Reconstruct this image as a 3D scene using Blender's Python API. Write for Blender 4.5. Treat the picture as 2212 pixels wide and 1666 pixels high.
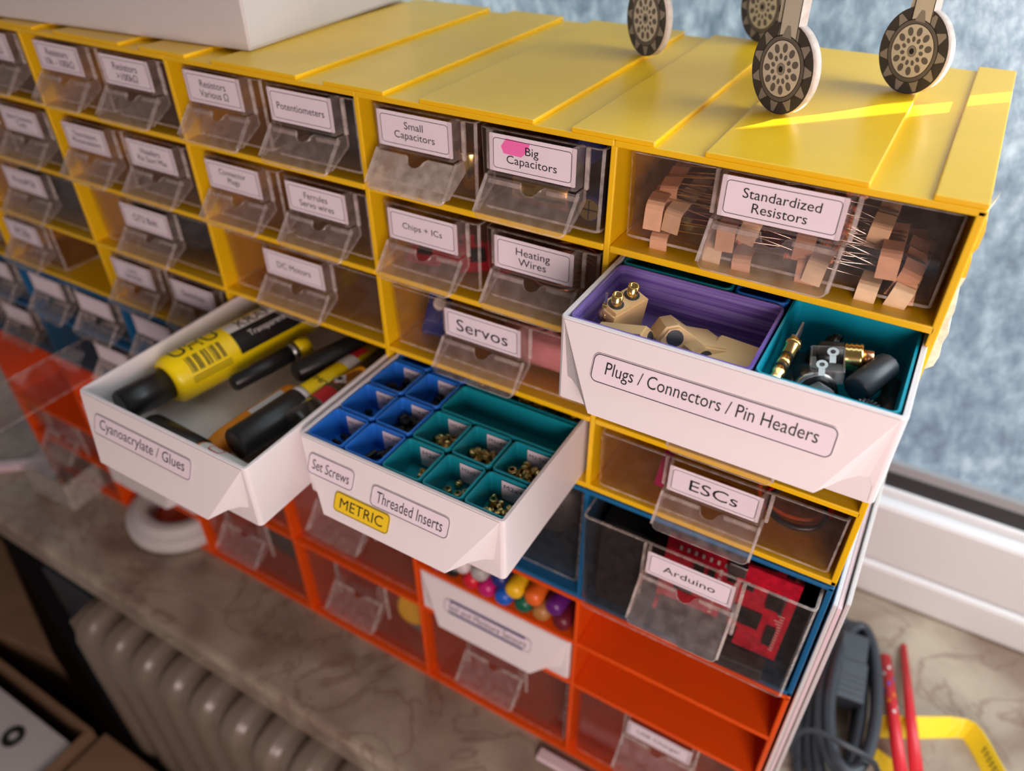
import bpy, bmesh, math, random
from math import sin, cos, pi, radians
from mathutils import Matrix, Vector
rnd = random.Random(7)
SC = bpy.context.scene
COL = SC.collection
for o in list(bpy.data.objects):
    bpy.data.objects.remove(o)

# ------------------------------------------------------------------ camera, world, sun, lamps, exposure
W = 0.11          # width of one cabinet column
R = 0.0405419743  # height of one drawer row
ZT = 10 * R       # top of the cabinets
IMW, IMH, FPX = 2212.0, 1666.0, 1628.97
cam_d = bpy.data.cameras.new('camera')
cam = bpy.data.objects.new('camera', cam_d)
COL.objects.link(cam)
right = Vector((0.86293341, 0.50530462, -0.00362956))
down = Vector((0.30452954, -0.52576501, -0.79424991))
fwd = Vector((-0.40324644, 0.68427947, -0.60758037))
m = Matrix.Identity(4)
for i in range(3):
    m[i][0], m[i][1], m[i][2] = right[i], -down[i], -fwd[i]
m.translation = Vector((-0.01457235, -0.22903594, 0.49090301))
cam.matrix_world = m
cam_d.sensor_fit = 'HORIZONTAL'
cam_d.sensor_width = 36.0
cam_d.lens = 36.0 * FPX / IMW
cam_d.clip_start = 0.01
cam_d.dof.use_dof = True
cam_d.dof.focus_distance = 0.256
cam_d.dof.aperture_fstop = 8.0
SC.camera = cam

vs = SC.view_settings
SC.display_settings.display_device = 'sRGB'
vs.view_transform = 'Standard'
vs.look = 'None'
vs.exposure = 0.0
vs.gamma = 1.0
vs.use_curve_mapping = False
SC.cycles.max_bounces = 8
SC.cycles.diffuse_bounces = 3
SC.cycles.glossy_bounces = 3
SC.cycles.transmission_bounces = 4
SC.cycles.transparent_max_bounces = 28
SC.cycles.caustics_reflective = False
SC.cycles.caustics_refractive = False
SC.cycles.use_adaptive_sampling = True
SC.cycles.adaptive_threshold = 0.02
SC.cycles.use_denoising = True

wd = bpy.data.worlds.new('room_world')
SC.world = wd
wd.use_nodes = True
wd.node_tree.nodes['Background'].inputs[0].default_value = (1.0, 0.86, 0.82, 1)
wd.node_tree.nodes['Background'].inputs[1].default_value = 0.13


def aim(o, target):
    o.rotation_euler = (Vector(target) - o.location).to_track_quat('-Z', 'Y').to_euler()


def area(name, loc, target, sx, sy, power, col):
    d = bpy.data.lights.new(name, 'AREA')
    d.shape = 'RECTANGLE'
    d.size, d.size_y = sx, sy
    d.energy, d.color = power, col
    o = bpy.data.objects.new(name, d)
    COL.objects.link(o)
    o.location = loc
    aim(o, target)
    return o


sd = bpy.data.lights.new('sun', 'SUN')
sd.energy, sd.color, sd.angle = 30.0, (1.0, 0.93, 0.8), radians(0.53)
sun = bpy.data.objects.new('sun', sd)
COL.objects.link(sun)
SUN_AZ = Vector((-0.700, -0.714, 0)).normalized()
SUN_EL = radians(13)
sun.location = (1, 1, 1)
sun.rotation_euler = (SUN_AZ * cos(SUN_EL) + Vector((0, 0, -sin(SUN_EL)))).to_track_quat('-Z', 'Y').to_euler()
area('room_fill', (0.30, -0.62, 0.42), (-0.03, 0, 0.30), 0.36, 0.36, 5.6, (1.0, 0.79, 0.76))  # added warm fill standing in for light bounced from the room

area('top_fill', (-0.10, 0.225, 0.95), (-0.18, 0.02, 0.40), 1.1, 0.45, 2.9, (0.80, 0.96, 1.0))  # added fill above the view to brighten the yellow top
area('window_daylight', (0.36, 0.235, 0.42), (0.0, -0.05, 0.10), 0.4, 0.7, 6.5, (0.86, 0.94, 1.0))


# ------------------------------------------------------------------ materials
def srgb(r, g, b):
    f = lambda c: (c / 255 / 12.92) if c <= 10 else ((c / 255 + 0.055) / 1.055) ** 2.4
    return (f(r), f(g), f(b), 1.0)


def pm(name, col, rough=0.4, metal=0.0, spec=0.5, var=0.0, vscale=60.0, bump=0.0, bscale=400.0, sub=0.0):
    """principled material with a little procedural colour and height variation"""
    mt = bpy.data.materials.new(name)
    mt.use_nodes = True
    nt = mt.node_tree
    b = nt.nodes['Principled BSDF']
    b.inputs['Base Color'].default_value = col
    b.inputs['Roughness'].default_value = rough
    b.inputs['Metallic'].default_value = metal
    b.inputs['Specular IOR Level'].default_value = spec
    tc = nt.nodes.new('ShaderNodeTexCoord')
    if var > 0:
        n = nt.nodes.new('ShaderNodeTexNoise')
        n.inputs['Scale'].default_value = vscale
        n.inputs['Detail'].default_value = 4
        nt.links.new(tc.outputs['Object'], n.inputs['Vector'])
        r = nt.nodes.new('ShaderNodeValToRGB')
        r.color_ramp.elements[0].position = 0.3
        r.color_ramp.elements[1].position = 0.7
        r.color_ramp.elements[0].color = tuple(c * (1 - var) for c in col[:3]) + (1,)
        r.color_ramp.elements[1].color = tuple(min(1, c * (1 + var * 0.6)) for c in col[:3]) + (1,)
        nt.links.new(n.outputs['Fac'], r.inputs['Fac'])
        nt.links.new(r.outputs['Color'], b.inputs['Base Color'])
    if bump > 0:
        n2 = nt.nodes.new('ShaderNodeTexNoise')
        n2.inputs['Scale'].default_value = bscale
        nt.links.new(tc.outputs['Object'], n2.inputs['Vector'])
        bp = nt.nodes.new('ShaderNodeBump')
        bp.inputs['Strength'].default_value = bump
        bp.inputs['Distance'].default_value = 0.001
        nt.links.new(n2.outputs['Fac'], bp.inputs['Height'])
        nt.links.new(bp.outputs['Normal'], b.inputs['Normal'])
    if sub > 0:
        b.inputs['Subsurface Weight'].default_value = sub
        b.inputs['Subsurface Radius'].default_value = (0.004, 0.003, 0.001)
        b.inputs['Subsurface Scale'].default_value = 1.0
    return mt


def layered(name, col, col2, rough, scale=2600.0):
    """3d printed plastic: fine horizontal layer lines in the surface"""
    mt = pm(name, col, rough)
    nt = mt.node_tree
    b = nt.nodes['Principled BSDF']
    tc = nt.nodes.new('ShaderNodeTexCoord')
    w = nt.nodes.new('ShaderNodeTexWave')
    w.bands_direction = 'Z'
    w.inputs['Scale'].default_value = scale / 6.283
    w.inputs['Distortion'].default_value = 0.15
    nt.links.new(tc.outputs['Object'], w.inputs['Vector'])
    bp = nt.nodes.new('ShaderNodeBump')
    bp.inputs['Strength'].default_value = 0.12
    bp.inputs['Distance'].default_value = 0.0002
    nt.links.new(w.outputs['Fac'], bp.inputs['Height'])
    nt.links.new(bp.outputs['Normal'], b.inputs['Normal'])
    if col2:
        mp = nt.nodes.new('ShaderNodeMapping')
        mp.inputs['Scale'].default_value = (14, 14, 900)
        n = nt.nodes.new('ShaderNodeTexNoise')
        n.inputs['Scale'].default_value = 1.0
        n.inputs['Detail'].default_value = 3
        nt.links.new(tc.outputs['Object'], mp.inputs['Vector'])
        nt.links.new(mp.outputs['Vector'], n.inputs['Vector'])
        r = nt.nodes.new('ShaderNodeValToRGB')
        r.color_ramp.elements[0].position, r.color_ramp.elements[1].position = 0.35, 0.65
        r.color_ramp.elements[0].color, r.color_ramp.elements[1].color = col, col2
        nt.links.new(n.outputs['Fac'], r.inputs['Fac'])
        nt.links.new(r.outputs['Color'], b.inputs['Base Color'])
    return mt


def clear(name, tint=(0.945, 0.905, 0.88), haze=0.012, rough=0.06, hcol=(0.85, 0.75, 0.72, 1), ior=1.5):
    """thin clear plastic: see-through with a Fresnel gloss and a touch of milky haze"""
    mt = bpy.data.materials.new(name)
    mt.use_nodes = True
    nt = mt.node_tree
    nt.nodes.remove(nt.nodes['Principled BSDF'])
    out = nt.nodes['Material Output']
    tr = nt.nodes.new('ShaderNodeBsdfTransparent')
    tr.inputs[0].default_value = tint + (1,)
    df = nt.nodes.new('ShaderNodeBsdfDiffuse')
    df.inputs[0].default_value = hcol
    gl = nt.nodes.new('ShaderNodeBsdfGlossy')
    gl.inputs['Roughness'].default_value = rough
    lw = nt.nodes.new('ShaderNodeLayerWeight')
    lw.inputs['Blend'].default_value = 0.5
    pw = nt.nodes.new('ShaderNodeMath'); pw.operation = 'POWER'; pw.inputs[1].default_value = 4.0
    fr = nt.nodes.new('ShaderNodeMath'); fr.operation = 'MULTIPLY_ADD'; fr.inputs[1].default_value = 0.75; fr.inputs[2].default_value = 0.035
    nt.links.new(lw.outputs['Facing'], pw.inputs[0])
    nt.links.new(pw.outputs[0], fr.inputs[0])
    tc = nt.nodes.new('ShaderNodeTexCoord')
    nz = nt.nodes.new('ShaderNodeTexNoise')
    nz.inputs['Scale'].default_value = 220
    nz.inputs['Detail'].default_value = 5
    nt.links.new(tc.outputs['Object'], nz.inputs['Vector'])
    mr = nt.nodes.new('ShaderNodeMapRange')
    mr.inputs['From Min'].default_value, mr.inputs['From Max'].default_value = 0.35, 0.75
    mr.inputs['To Min'].default_value, mr.inputs['To Max'].default_value = haze * 0.6, haze * 1.6
    nt.links.new(nz.outputs['Fac'], mr.inputs['Value'])
    m1 = nt.nodes.new('ShaderNodeMixShader')
    nt.links.new(mr.outputs['Result'], m1.inputs['Fac'])
    nt.links.new(tr.outputs[0], m1.inputs[1])
    nt.links.new(df.outputs[0], m1.inputs[2])
    m2 = nt.nodes.new('ShaderNodeMixShader')
    nt.links.new(fr.outputs[0], m2.inputs['Fac'])
    nt.links.new(m1.outputs[0], m2.inputs[1])
    nt.links.new(gl.outputs[0], m2.inputs[2])
    nt.links.new(m2.outputs[0], out.inputs['Surface'])
    return mt


MT = dict(
    yellow=pm('yellow_plastic', (0.86, 0.51, 0.005, 1), 0.30, spec=0.75, var=0.06, vscale=25, bump=0.02, bscale=900, sub=0.0),
    whitened=pm('stress_whitened_plastic', (0.85, 0.80, 0.6, 1), 0.6, var=0.2, vscale=500),
    blue_cab=pm('blue_plastic', (0.010, 0.12, 0.28, 1), 0.35, var=0.08),
    orange=pm('orange_plastic', (0.80, 0.085, 0.004, 1), 0.35, var=0.06, vscale=25),
    clear=clear('clear_plastic'),
    clear_lip=clear('clear_plastic_edge', (0.96, 0.94, 0.93), 0.06, 0.10),
    clear_edge=clear('clear_plastic_gleam_edge', (0.90, 0.86, 0.82), 0.26, 0.2, (0.95, 0.86, 0.80, 1)),  # whitish haze paints the bright gleam along the edges
    scuffed=clear('scuffed_clear_plastic', (0.88, 0.84, 0.80), 0.30, 0.3, (0.75, 0.66, 0.58, 1)),
    paper=pm('label_paper', (0.80, 0.70, 0.76, 1), 0.6, var=0.03),
    ink=pm('black_ink', (0.006, 0.006, 0.008, 1), 0.6),
    navy=pm('navy_ink', (0.03, 0.035, 0.14, 1), 0.6),
    pinkink=pm('pink_marker', (0.9, 0.16, 0.45, 1), 0.6),
    white=layered('white_printed_plastic', (0.80, 0.74, 0.74, 1), None, 0.42),
    tealp=layered('teal_printed_plastic', (0.006, 0.25, 0.31, 1), None, 0.33),
    bluep=layered('blue_printed_plastic', (0.02, 0.17, 0.64, 1), None, 0.38),
    cyanp=layered('cyan_printed_plastic', (0.004, 0.36, 0.50, 1), None, 0.3),
    purplep=layered('purple_silk_plastic', (0.15, 0.075, 0.40, 1), (0.32, 0.26, 0.62, 1), 0.25),
    mlabel=pm('yellow_label', (0.85, 0.58, 0.015, 1), 0.5),
    brass=pm('brass', (0.62, 0.44, 0.17, 1), 0.28, 1.0),
    gold=pm('gold_plate', (0.85, 0.60, 0.22, 1), 0.2, 1.0),
    copper=pm('copper', (0.72, 0.36, 0.2, 1), 0.3, 1.0),
    steel=pm('steel', (0.48, 0.48, 0.48, 1), 0.36, 1.0),
    black=pm('black_plastic', (0.012, 0.012, 0.013, 1), 0.35, var=0.1),
    blackox=pm('black_oxide_steel', (0.008, 0.008, 0.009, 1), 0.45, 0.3),
    rubber=pm('black_rubber', (0.03, 0.036, 0.045, 1), 0.42),
    dark=pm('dark_contents', (0.03, 0.035, 0.04, 1), 0.5, var=0.4, vscale=120),
    beige=pm('beige_nylon', (0.72, 0.48, 0.23, 1), 0.5, var=0.04),
    tube_y=pm('yellow_tube', (0.90, 0.66, 0.0, 1), 0.35),
    tube_o=pm('orange_tube', (0.85, 0.27, 0.01, 1), 0.4),
    tube_w=pm('white_print', (0.7, 0.68, 0.66, 1), 0.45),
    red=pm('red_plastic', (0.62, 0.02, 0.03, 1), 0.35),
    redpcb=pm('red_circuit_board', (0.50, 0.008, 0.03, 1), 0.35, var=0.35, vscale=300),
    greypl=pm('grey_plastic', (0.25, 0.25, 0.26, 1), 0.4),
    kraft=pm('kraft_tape', (0.64, 0.36, 0.21, 1), 0.65, var=0.12, vscale=180),
    kraft2=pm('pale_tape', (0.74, 0.54, 0.33, 1), 0.65, var=0.12, vscale=180),
    resist=pm('resistor_body', (0.62, 0.25, 0.09, 1), 0.4),
    lead=pm('tinned_wire', (0.75, 0.66, 0.58, 1), 0.25, 1.0),
    servo=pm('blue_servo_plastic', (0.02, 0.03, 0.22, 1), 0.35),
    pinkbag=pm('pink_plastic_bag', (0.72, 0.30, 0.33, 1), 0.22, var=0.15, vscale=90, bump=0.3, bscale=140),
    sleeve=pm('capacitor_sleeve', (0.015, 0.02, 0.10, 1), 0.3),
    box=pm('white_cardboard', (0.60, 0.57, 0.56, 1), 0.7, var=0.02, vscale=40),
    wood=pm('laser_cut_edge', (0.52, 0.45, 0.40, 1), 0.8, var=0.15, vscale=400),
    tire=pm('dark_print', (0.036, 0.033, 0.037, 1), 0.6),
    grouser=pm('grey_print', (0.25, 0.23, 0.22, 1), 0.6),
    ring=pm('mid_grey_print', (0.115, 0.105, 0.105, 1), 0.6),
    hub=pm('cream_print', (0.56, 0.53, 0.48, 1), 0.6),
    card=pm('brown_cardboard', (0.26, 0.15, 0.08, 1), 0.8, var=0.12, vscale=30),
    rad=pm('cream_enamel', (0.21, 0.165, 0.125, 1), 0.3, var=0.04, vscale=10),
    frame=pm('white_window_plastic', (0.74, 0.76, 0.77, 1), 0.35),
    gasket=pm('grey_gasket', (0.03, 0.03, 0.033, 1), 0.5),
    alu=pm('glazing_bead', (0.36, 0.37, 0.38, 1), 0.4),
    wallp=pm('wall_paint', (0.30, 0.25, 0.22, 1), 0.8, var=0.03),
    floorp=pm('dark_floor', (0.02, 0.018, 0.018, 1), 0.7, var=0.2),
    tape=pm('yellow_tape_measure', (0.90, 0.66, 0.02, 1), 0.45),
    pinkw=pm('pinkish_white_plastic', (0.74, 0.58, 0.62, 1), 0.4),
    purple=pm('purple_cap', (0.11, 0.012, 0.16, 1), 0.35), maroon=pm('maroon_cap', (0.14, 0.01, 0.02, 1), 0.4),
    magenta=pm('magenta_cap', (0.50, 0.008, 0.14, 1), 0.35), crimson=pm('crimson_cap', (0.60, 0.01, 0.03, 1), 0.35),
    royal=pm('blue_cap', (0.01, 0.10, 0.50, 1), 0.35), navyc=pm('navy_cap', (0.015, 0.025, 0.16, 1), 0.35),
    green=pm('green_cap', (0.005, 0.11, 0.06, 1), 0.35), leaf=pm('leaf_green_cap', (0.03, 0.20, 0.04, 1), 0.35),
    lilac=pm('lilac_cap', (0.42, 0.20, 0.45, 1), 0.35), yellowc=pm('yellow_cap', (0.80, 0.48, 0.01, 1), 0.35),
    orangec=pm('orange_cap', (0.75, 0.13, 0.015, 1), 0.35), tan=pm('tan_cap', (0.42, 0.19, 0.05, 1), 0.4),
    greycap=pm('grey_cap', (0.40, 0.38, 0.37, 1), 0.4), whitecap=pm('white_cap', (0.65, 0.56, 0.54, 1), 0.4),
)


# ------------------------------------------------------------------ mesh builder
class M:
    def __init__(self, *mats):
        self.v, self.f, self.mi, self.sm = [], [], [], []
        self.mats = list(mats)
        self.T = Matrix.Identity(4)

    def add(self, vs_, fs, mi=0, smooth=False):
        b = len(self.v)
        for p in vs_:
            self.v.append(self.T @ Vector(p))
        for f in fs:
            self.f.append([b + i for i in f])
            self.mi.append(mi)
            self.sm.append(smooth)

    def box(self, x0, y0, z0, x1, y1, z1, mi=0):
        vs_ = [(x, y, z) for z in (z0, z1) for y in (y0, y1) for x in (x0, x1)]
        self.add(vs_, [(0, 2, 3, 1), (4, 5, 7, 6), (0, 1, 5, 4), (2, 6, 7, 3), (0, 4, 6, 2), (1, 3, 7, 5)], mi)

    def prism(self, poly, z0, z1, mi=0, top_mi=None, smooth=False, side=None):
        """polygon (counter-clockwise, x y) extruded from z0 to z1"""
        n = len(poly)
        vs_ = [(p[0], p[1], z0) for p in poly] + [(p[0], p[1], z1) for p in poly]
        self.add(vs_, [list(range(n))[::-1]], mi)
        b = len(self.v) - 2 * n
        self.f.append([b + n + i for i in range(n)]); self.mi.append(mi if top_mi is None else top_mi); self.sm.append(False)
        for i in range(n):
            j = (i + 1) % n
            self.f.append([b + i, b + j, b + n + j, b + n + i]); self.mi.append(mi if side is None else side); self.sm.append(smooth)

    def lathe(self, prof, n=16, mi=0, cap=True, ang0=0.0, smooth=True):
        """profile (r, z) around the z axis"""
        vs_, fs = [], []
        for r_, z_ in prof:
            for k in range(n):
                a = ang0 + 2 * pi * k / n
                vs_.append((r_ * cos(a), r_ * sin(a), z_))
        for i in range(len(prof) - 1):
            for k in range(n):
                k2 = (k + 1) % n
                fs.append((i * n + k, i * n + k2, (i + 1) * n + k2, (i + 1) * n + k))
        self.add(vs_, fs, mi, smooth)
        if cap:
            b = len(self.v) - len(vs_)
            e = (len(prof) - 1) * n
            self.f.append([b + k for k in range(n)][::-1]); self.mi.append(mi); self.sm.append(False)
            self.f.append([b + e + k for k in range(n)]); self.mi.append(mi); self.sm.append(False)

    def cyl(self, p0, p1, r0, r1=None, n=14, mi=0, smooth=True):
        T0 = self.T
        p0, p1 = Vector(p0), Vector(p1)
        self.T = T0 @ Matrix.Translation(p0) @ (p1 - p0).to_track_quat('Z', 'X').to_matrix().to_4x4()
        L = (p1 - p0).length
        self.lathe([(r0, 0), (r0 if r1 is None else r1, L)], n, mi, True, smooth=smooth)
        self.T = T0

    def tube(self, pts, r, n=8, mi=0, closed=False):
        pts = [Vector(p) for p in pts]
        N = len(pts)
        vs_, fs = [], []
        up = Vector((0, 0, 1))
        for i, p in enumerate(pts):
            a = pts[(i - 1) % N] if (closed or i > 0) else p
            b = pts[(i + 1) % N] if (closed or i < N - 1) else p
            t = (b - a).normalized()
            s = t.cross(up)
            if s.length < 1e-3:
                s = t.cross(Vector((1, 0, 0)))
            s.normalize()
            q = s.cross(t)
            rr = r[i] if isinstance(r, (list, tuple)) else r
            for k in range(n):
                an = 2 * pi * k / n
                vs_.append(p + s * cos(an) * rr + q * sin(an) * rr)
        for i in range(N if closed else N - 1):
            j = (i + 1) % N
            for k in range(n):
                k2 = (k + 1) % n
                fs.append((i * n + k, i * n + k2, j * n + k2, j * n + k))
        if not closed:
            fs.append(list(range(n))[::-1])
            fs.append([(N - 1) * n + k for k in range(n)])
        self.add(vs_, fs, mi, True)

    def ribbon(self, pts, ups, w, t, mi=0):
        """flat strip: pts along, ups = direction of the width"""
        N = len(pts)
        vs_, fs = [], []
        for i in range(N):
            p = Vector(pts[i])
            a, b = Vector(pts[max(0, i - 1)]), Vector(pts[min(N - 1, i + 1)])
            d = (b - a).normalized()
            u = Vector(ups[i] if isinstance(ups, list) else ups).normalized()
            n_ = d.cross(u).normalized()
            for su, sn in ((-1, -1), (1, -1), (1, 1), (-1, 1)):
                vs_.append(p + u * su * w / 2 + n_ * sn * t / 2)
        for i in range(N - 1):
            for k in range(4):
                k2 = (k + 1) % 4
                fs.append((i * 4 + k, i * 4 + k2, i * 4 + 4 + k2, i * 4 + 4 + k))
        fs += [(3, 2, 1, 0), tuple((N - 1) * 4 + k for k in range(4))]
        self.add(vs_, fs, mi)

    def tray(self, x0, y0, z0, x1, y1, z1, t=0.0012, ft=0.0012, rc=0.002, mi=0, seg=3, dr=0.0, rim=0.0, droop=0.0, edge=None):
        """open-topped box with rounded corners, dr = inward draft of the bottom, droop = how far the top front leans out"""
        def rr(a, b, c, d, r_):
            r_ = max(r_, 1e-5)
            p = []
            for (cx, cy, s) in ((c - r_, d - r_, 0), (a + r_, d - r_, 1), (a + r_, b + r_, 2), (c - r_, b + r_, 3)):
                for k in range(seg + 1):
                    an = pi / 2 * (s + k / seg)
                    p.append((cx + r_ * cos(an), cy + r_ * sin(an)))
            return p
        ri = max(rc - t, 0.0004)
        loops = []
        def L(poly, z):
            loops.append([(x, y - droop * (z - z0) / (z1 - z0) * max(0, 1 - (y - y0) / (y1 - y0)) if droop else y, z) for x, y in poly])
        L(rr(x0 + dr, y0 + dr, x1 - dr, y1 - dr, rc), z0)
        if edge is not None:
            L(rr(x0 + dr, y0 + dr, x1 - dr, y1 - dr, rc), z0 + 0.0010)
        if rim:
            L(rr(x0 + rim, y0 + rim, x1 - rim, y1 - rim, rc), z1 - 0.002)
        L(rr(x0, y0, x1, y1, rc), z1 - (0.0016 if rim else 0.0003))
        L(rr(x0 + 0.0003, y0 + 0.0003, x1 - 0.0003, y1 - 0.0003, rc), z1)
        L(rr(x0 + t, y0 + t, x1 - t, y1 - t, ri), z1)
        L(rr(x0 + t + dr, y0 + t + dr, x1 - t - dr, y1 - t - dr, ri), z0 + ft)
        n = len(loops[0])
        vs_ = [p for l in loops for p in l]
        fs = [list(range(n))[::-1], [(len(loops) - 1) * n + k for k in range(n)]]
        f0 = len(self.mi) + 2
        for i in range(len(loops) - 1):
            for k in range(n):
                k2 = (k + 1) % n
                fs.append((i * n + k, i * n + k2, (i + 1) * n + k2, (i + 1) * n + k))
        self.add(vs_, fs, mi)
        if edge is not None:                       # rim and rounded corners take the material with the painted gleam
            for i in range(len(loops) - 1):
                for k in range(n):
                    if i in (0, 2, 3) or (k % (seg + 1) != seg and i == 1 and k % (seg + 1) == seg // 2):
                        self.mi[f0 + i * n + k] = edge

    def build(self, name, parent=None, bevel=0.0, seg=2, weld=False):
        me = bpy.data.meshes.new(name)
        me.from_pydata([tuple(v) for v in self.v], [], self.f)
        for mt in self.mats:
            me.materials.append(MT[mt] if isinstance(mt, str) else mt)
        me.polygons.foreach_set('material_index', self.mi)
        me.polygons.foreach_set('use_smooth', self.sm)
        me.update()
        o = bpy.data.objects.new(name, me)
        COL.objects.link(o)
        if parent:
            o.parent = parent
        if bevel:
            b = o.modifiers.new('edge', 'BEVEL')
            b.width, b.segments, b.limit_method, b.angle_limit = bevel, seg, 'ANGLE', radians(50)
        return o


def tag(o, label, cat, group=None, kind=None):
    o['label'], o['category'] = label, cat
    if group:
        o['group'] = group
    if kind:
        o['kind'] = kind
    return o


def empty(name, loc=(0, 0, 0), rot=(0, 0, 0)):
    o = bpy.data.objects.new(name, None)
    o.empty_display_size = 0.01
    COL.objects.link(o)
    o.location, o.rotation_euler = loc, rot
    return o


def struct(o):
    o['kind'] = 'structure'
    return o


def copy_tree(o, parent=None):
    c = o.copy()
    COL.objects.link(c)
    if parent:
        c.parent = parent
    for ch in list(o.children):
        copy_tree(ch, c)
    return c


def rrect(w, h, r, seg=5):
    p = []
    for cx, cy, s in ((w / 2 - r, h / 2 - r, 0), (-w / 2 + r, h / 2 - r, 1), (-w / 2 + r, -h / 2 + r, 2), (w / 2 - r, -h / 2 + r, 3)):
        for k in range(seg + 1):
            a = pi / 2 * (s + k / seg)
            p.append((cx + r * cos(a), cy + r * sin(a)))
    return p


_tx = {}
def text_geo(txt, space=1.0):
    """lettering as flat faces, centred, unit box before fitting"""
    k = (txt, space)
    if k not in _tx:
        c = bpy.data.curves.new('lettering', 'FONT')
        c.body, c.align_x, c.fill_mode, c.resolution_u = txt, 'CENTER', 'FRONT', 3
        c.space_line = 0.95 * space
        o = bpy.data.objects.new('lettering', c)
        COL.objects.link(o)
        dg = bpy.context.evaluated_depsgraph_get()
        me = bpy.data.meshes.new_from_object(o.evaluated_get(dg))
        vs_ = [tuple(v.co) for v in me.vertices]
        fs = [tuple(p.vertices) for p in me.polygons]
        bpy.data.objects.remove(o)
        bpy.data.curves.remove(c)
        bpy.data.meshes.remove(me)
        xs, ys = [v[0] for v in vs_], [v[1] for v in vs_]
        cx, cy = (min(xs) + max(xs)) / 2, (min(ys) + max(ys)) / 2
        w, h = max(xs) - min(xs), max(ys) - min(ys)
        _tx[k] = ([((v[0] - cx), (v[1] - cy)) for v in vs_], fs, w, h)
    return _tx[k]


def lettering(mb, txt, w, h, mi, z, keep=True, space=1.0, fn=None, squeeze=1.0):
    vs_, fs, tw, th = text_geo(txt, space)
    sx, sy = w / tw, h / th
    if keep:
        sy = min(sx / squeeze, sy)
        sx = sy * squeeze
    pts = [(x * sx, y * sy, z) for x, y in vs_]
    if fn:
        pts = [fn(p) for p in pts]
    mb.add(pts, fs, mi)


def outline(mb, w, h, r, t, mi, z, fn=None):
    a, b = rrect(w, h, r), rrect(w - 2 * t, h - 2 * t, max(r - t, 1e-4))
    n = len(a)
    pts = [(x, y, z) for x, y in a] + [(x, y, z) for x, y in b]
    if fn:
        pts = [fn(p) for p in pts]
    mb.add(pts, [(i, (i + 1) % n, n + (i + 1) % n, n + i) for i in range(n)], mi)


def front_T(x, y, z, tilt=0.0):
    """frame whose local x is right, y is up along the front, z looks out of the front"""
    T = Matrix.Identity(4)
    u, v = Vector((1, 0, 0)), Vector((0, sin(tilt), cos(tilt)))
    n_ = u.cross(v)
    for i in range(3):
        T[i][0], T[i][1], T[i][2] = u[i], v[i], n_[i]
    T.translation = Vector((x, y, z))
    return T


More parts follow.
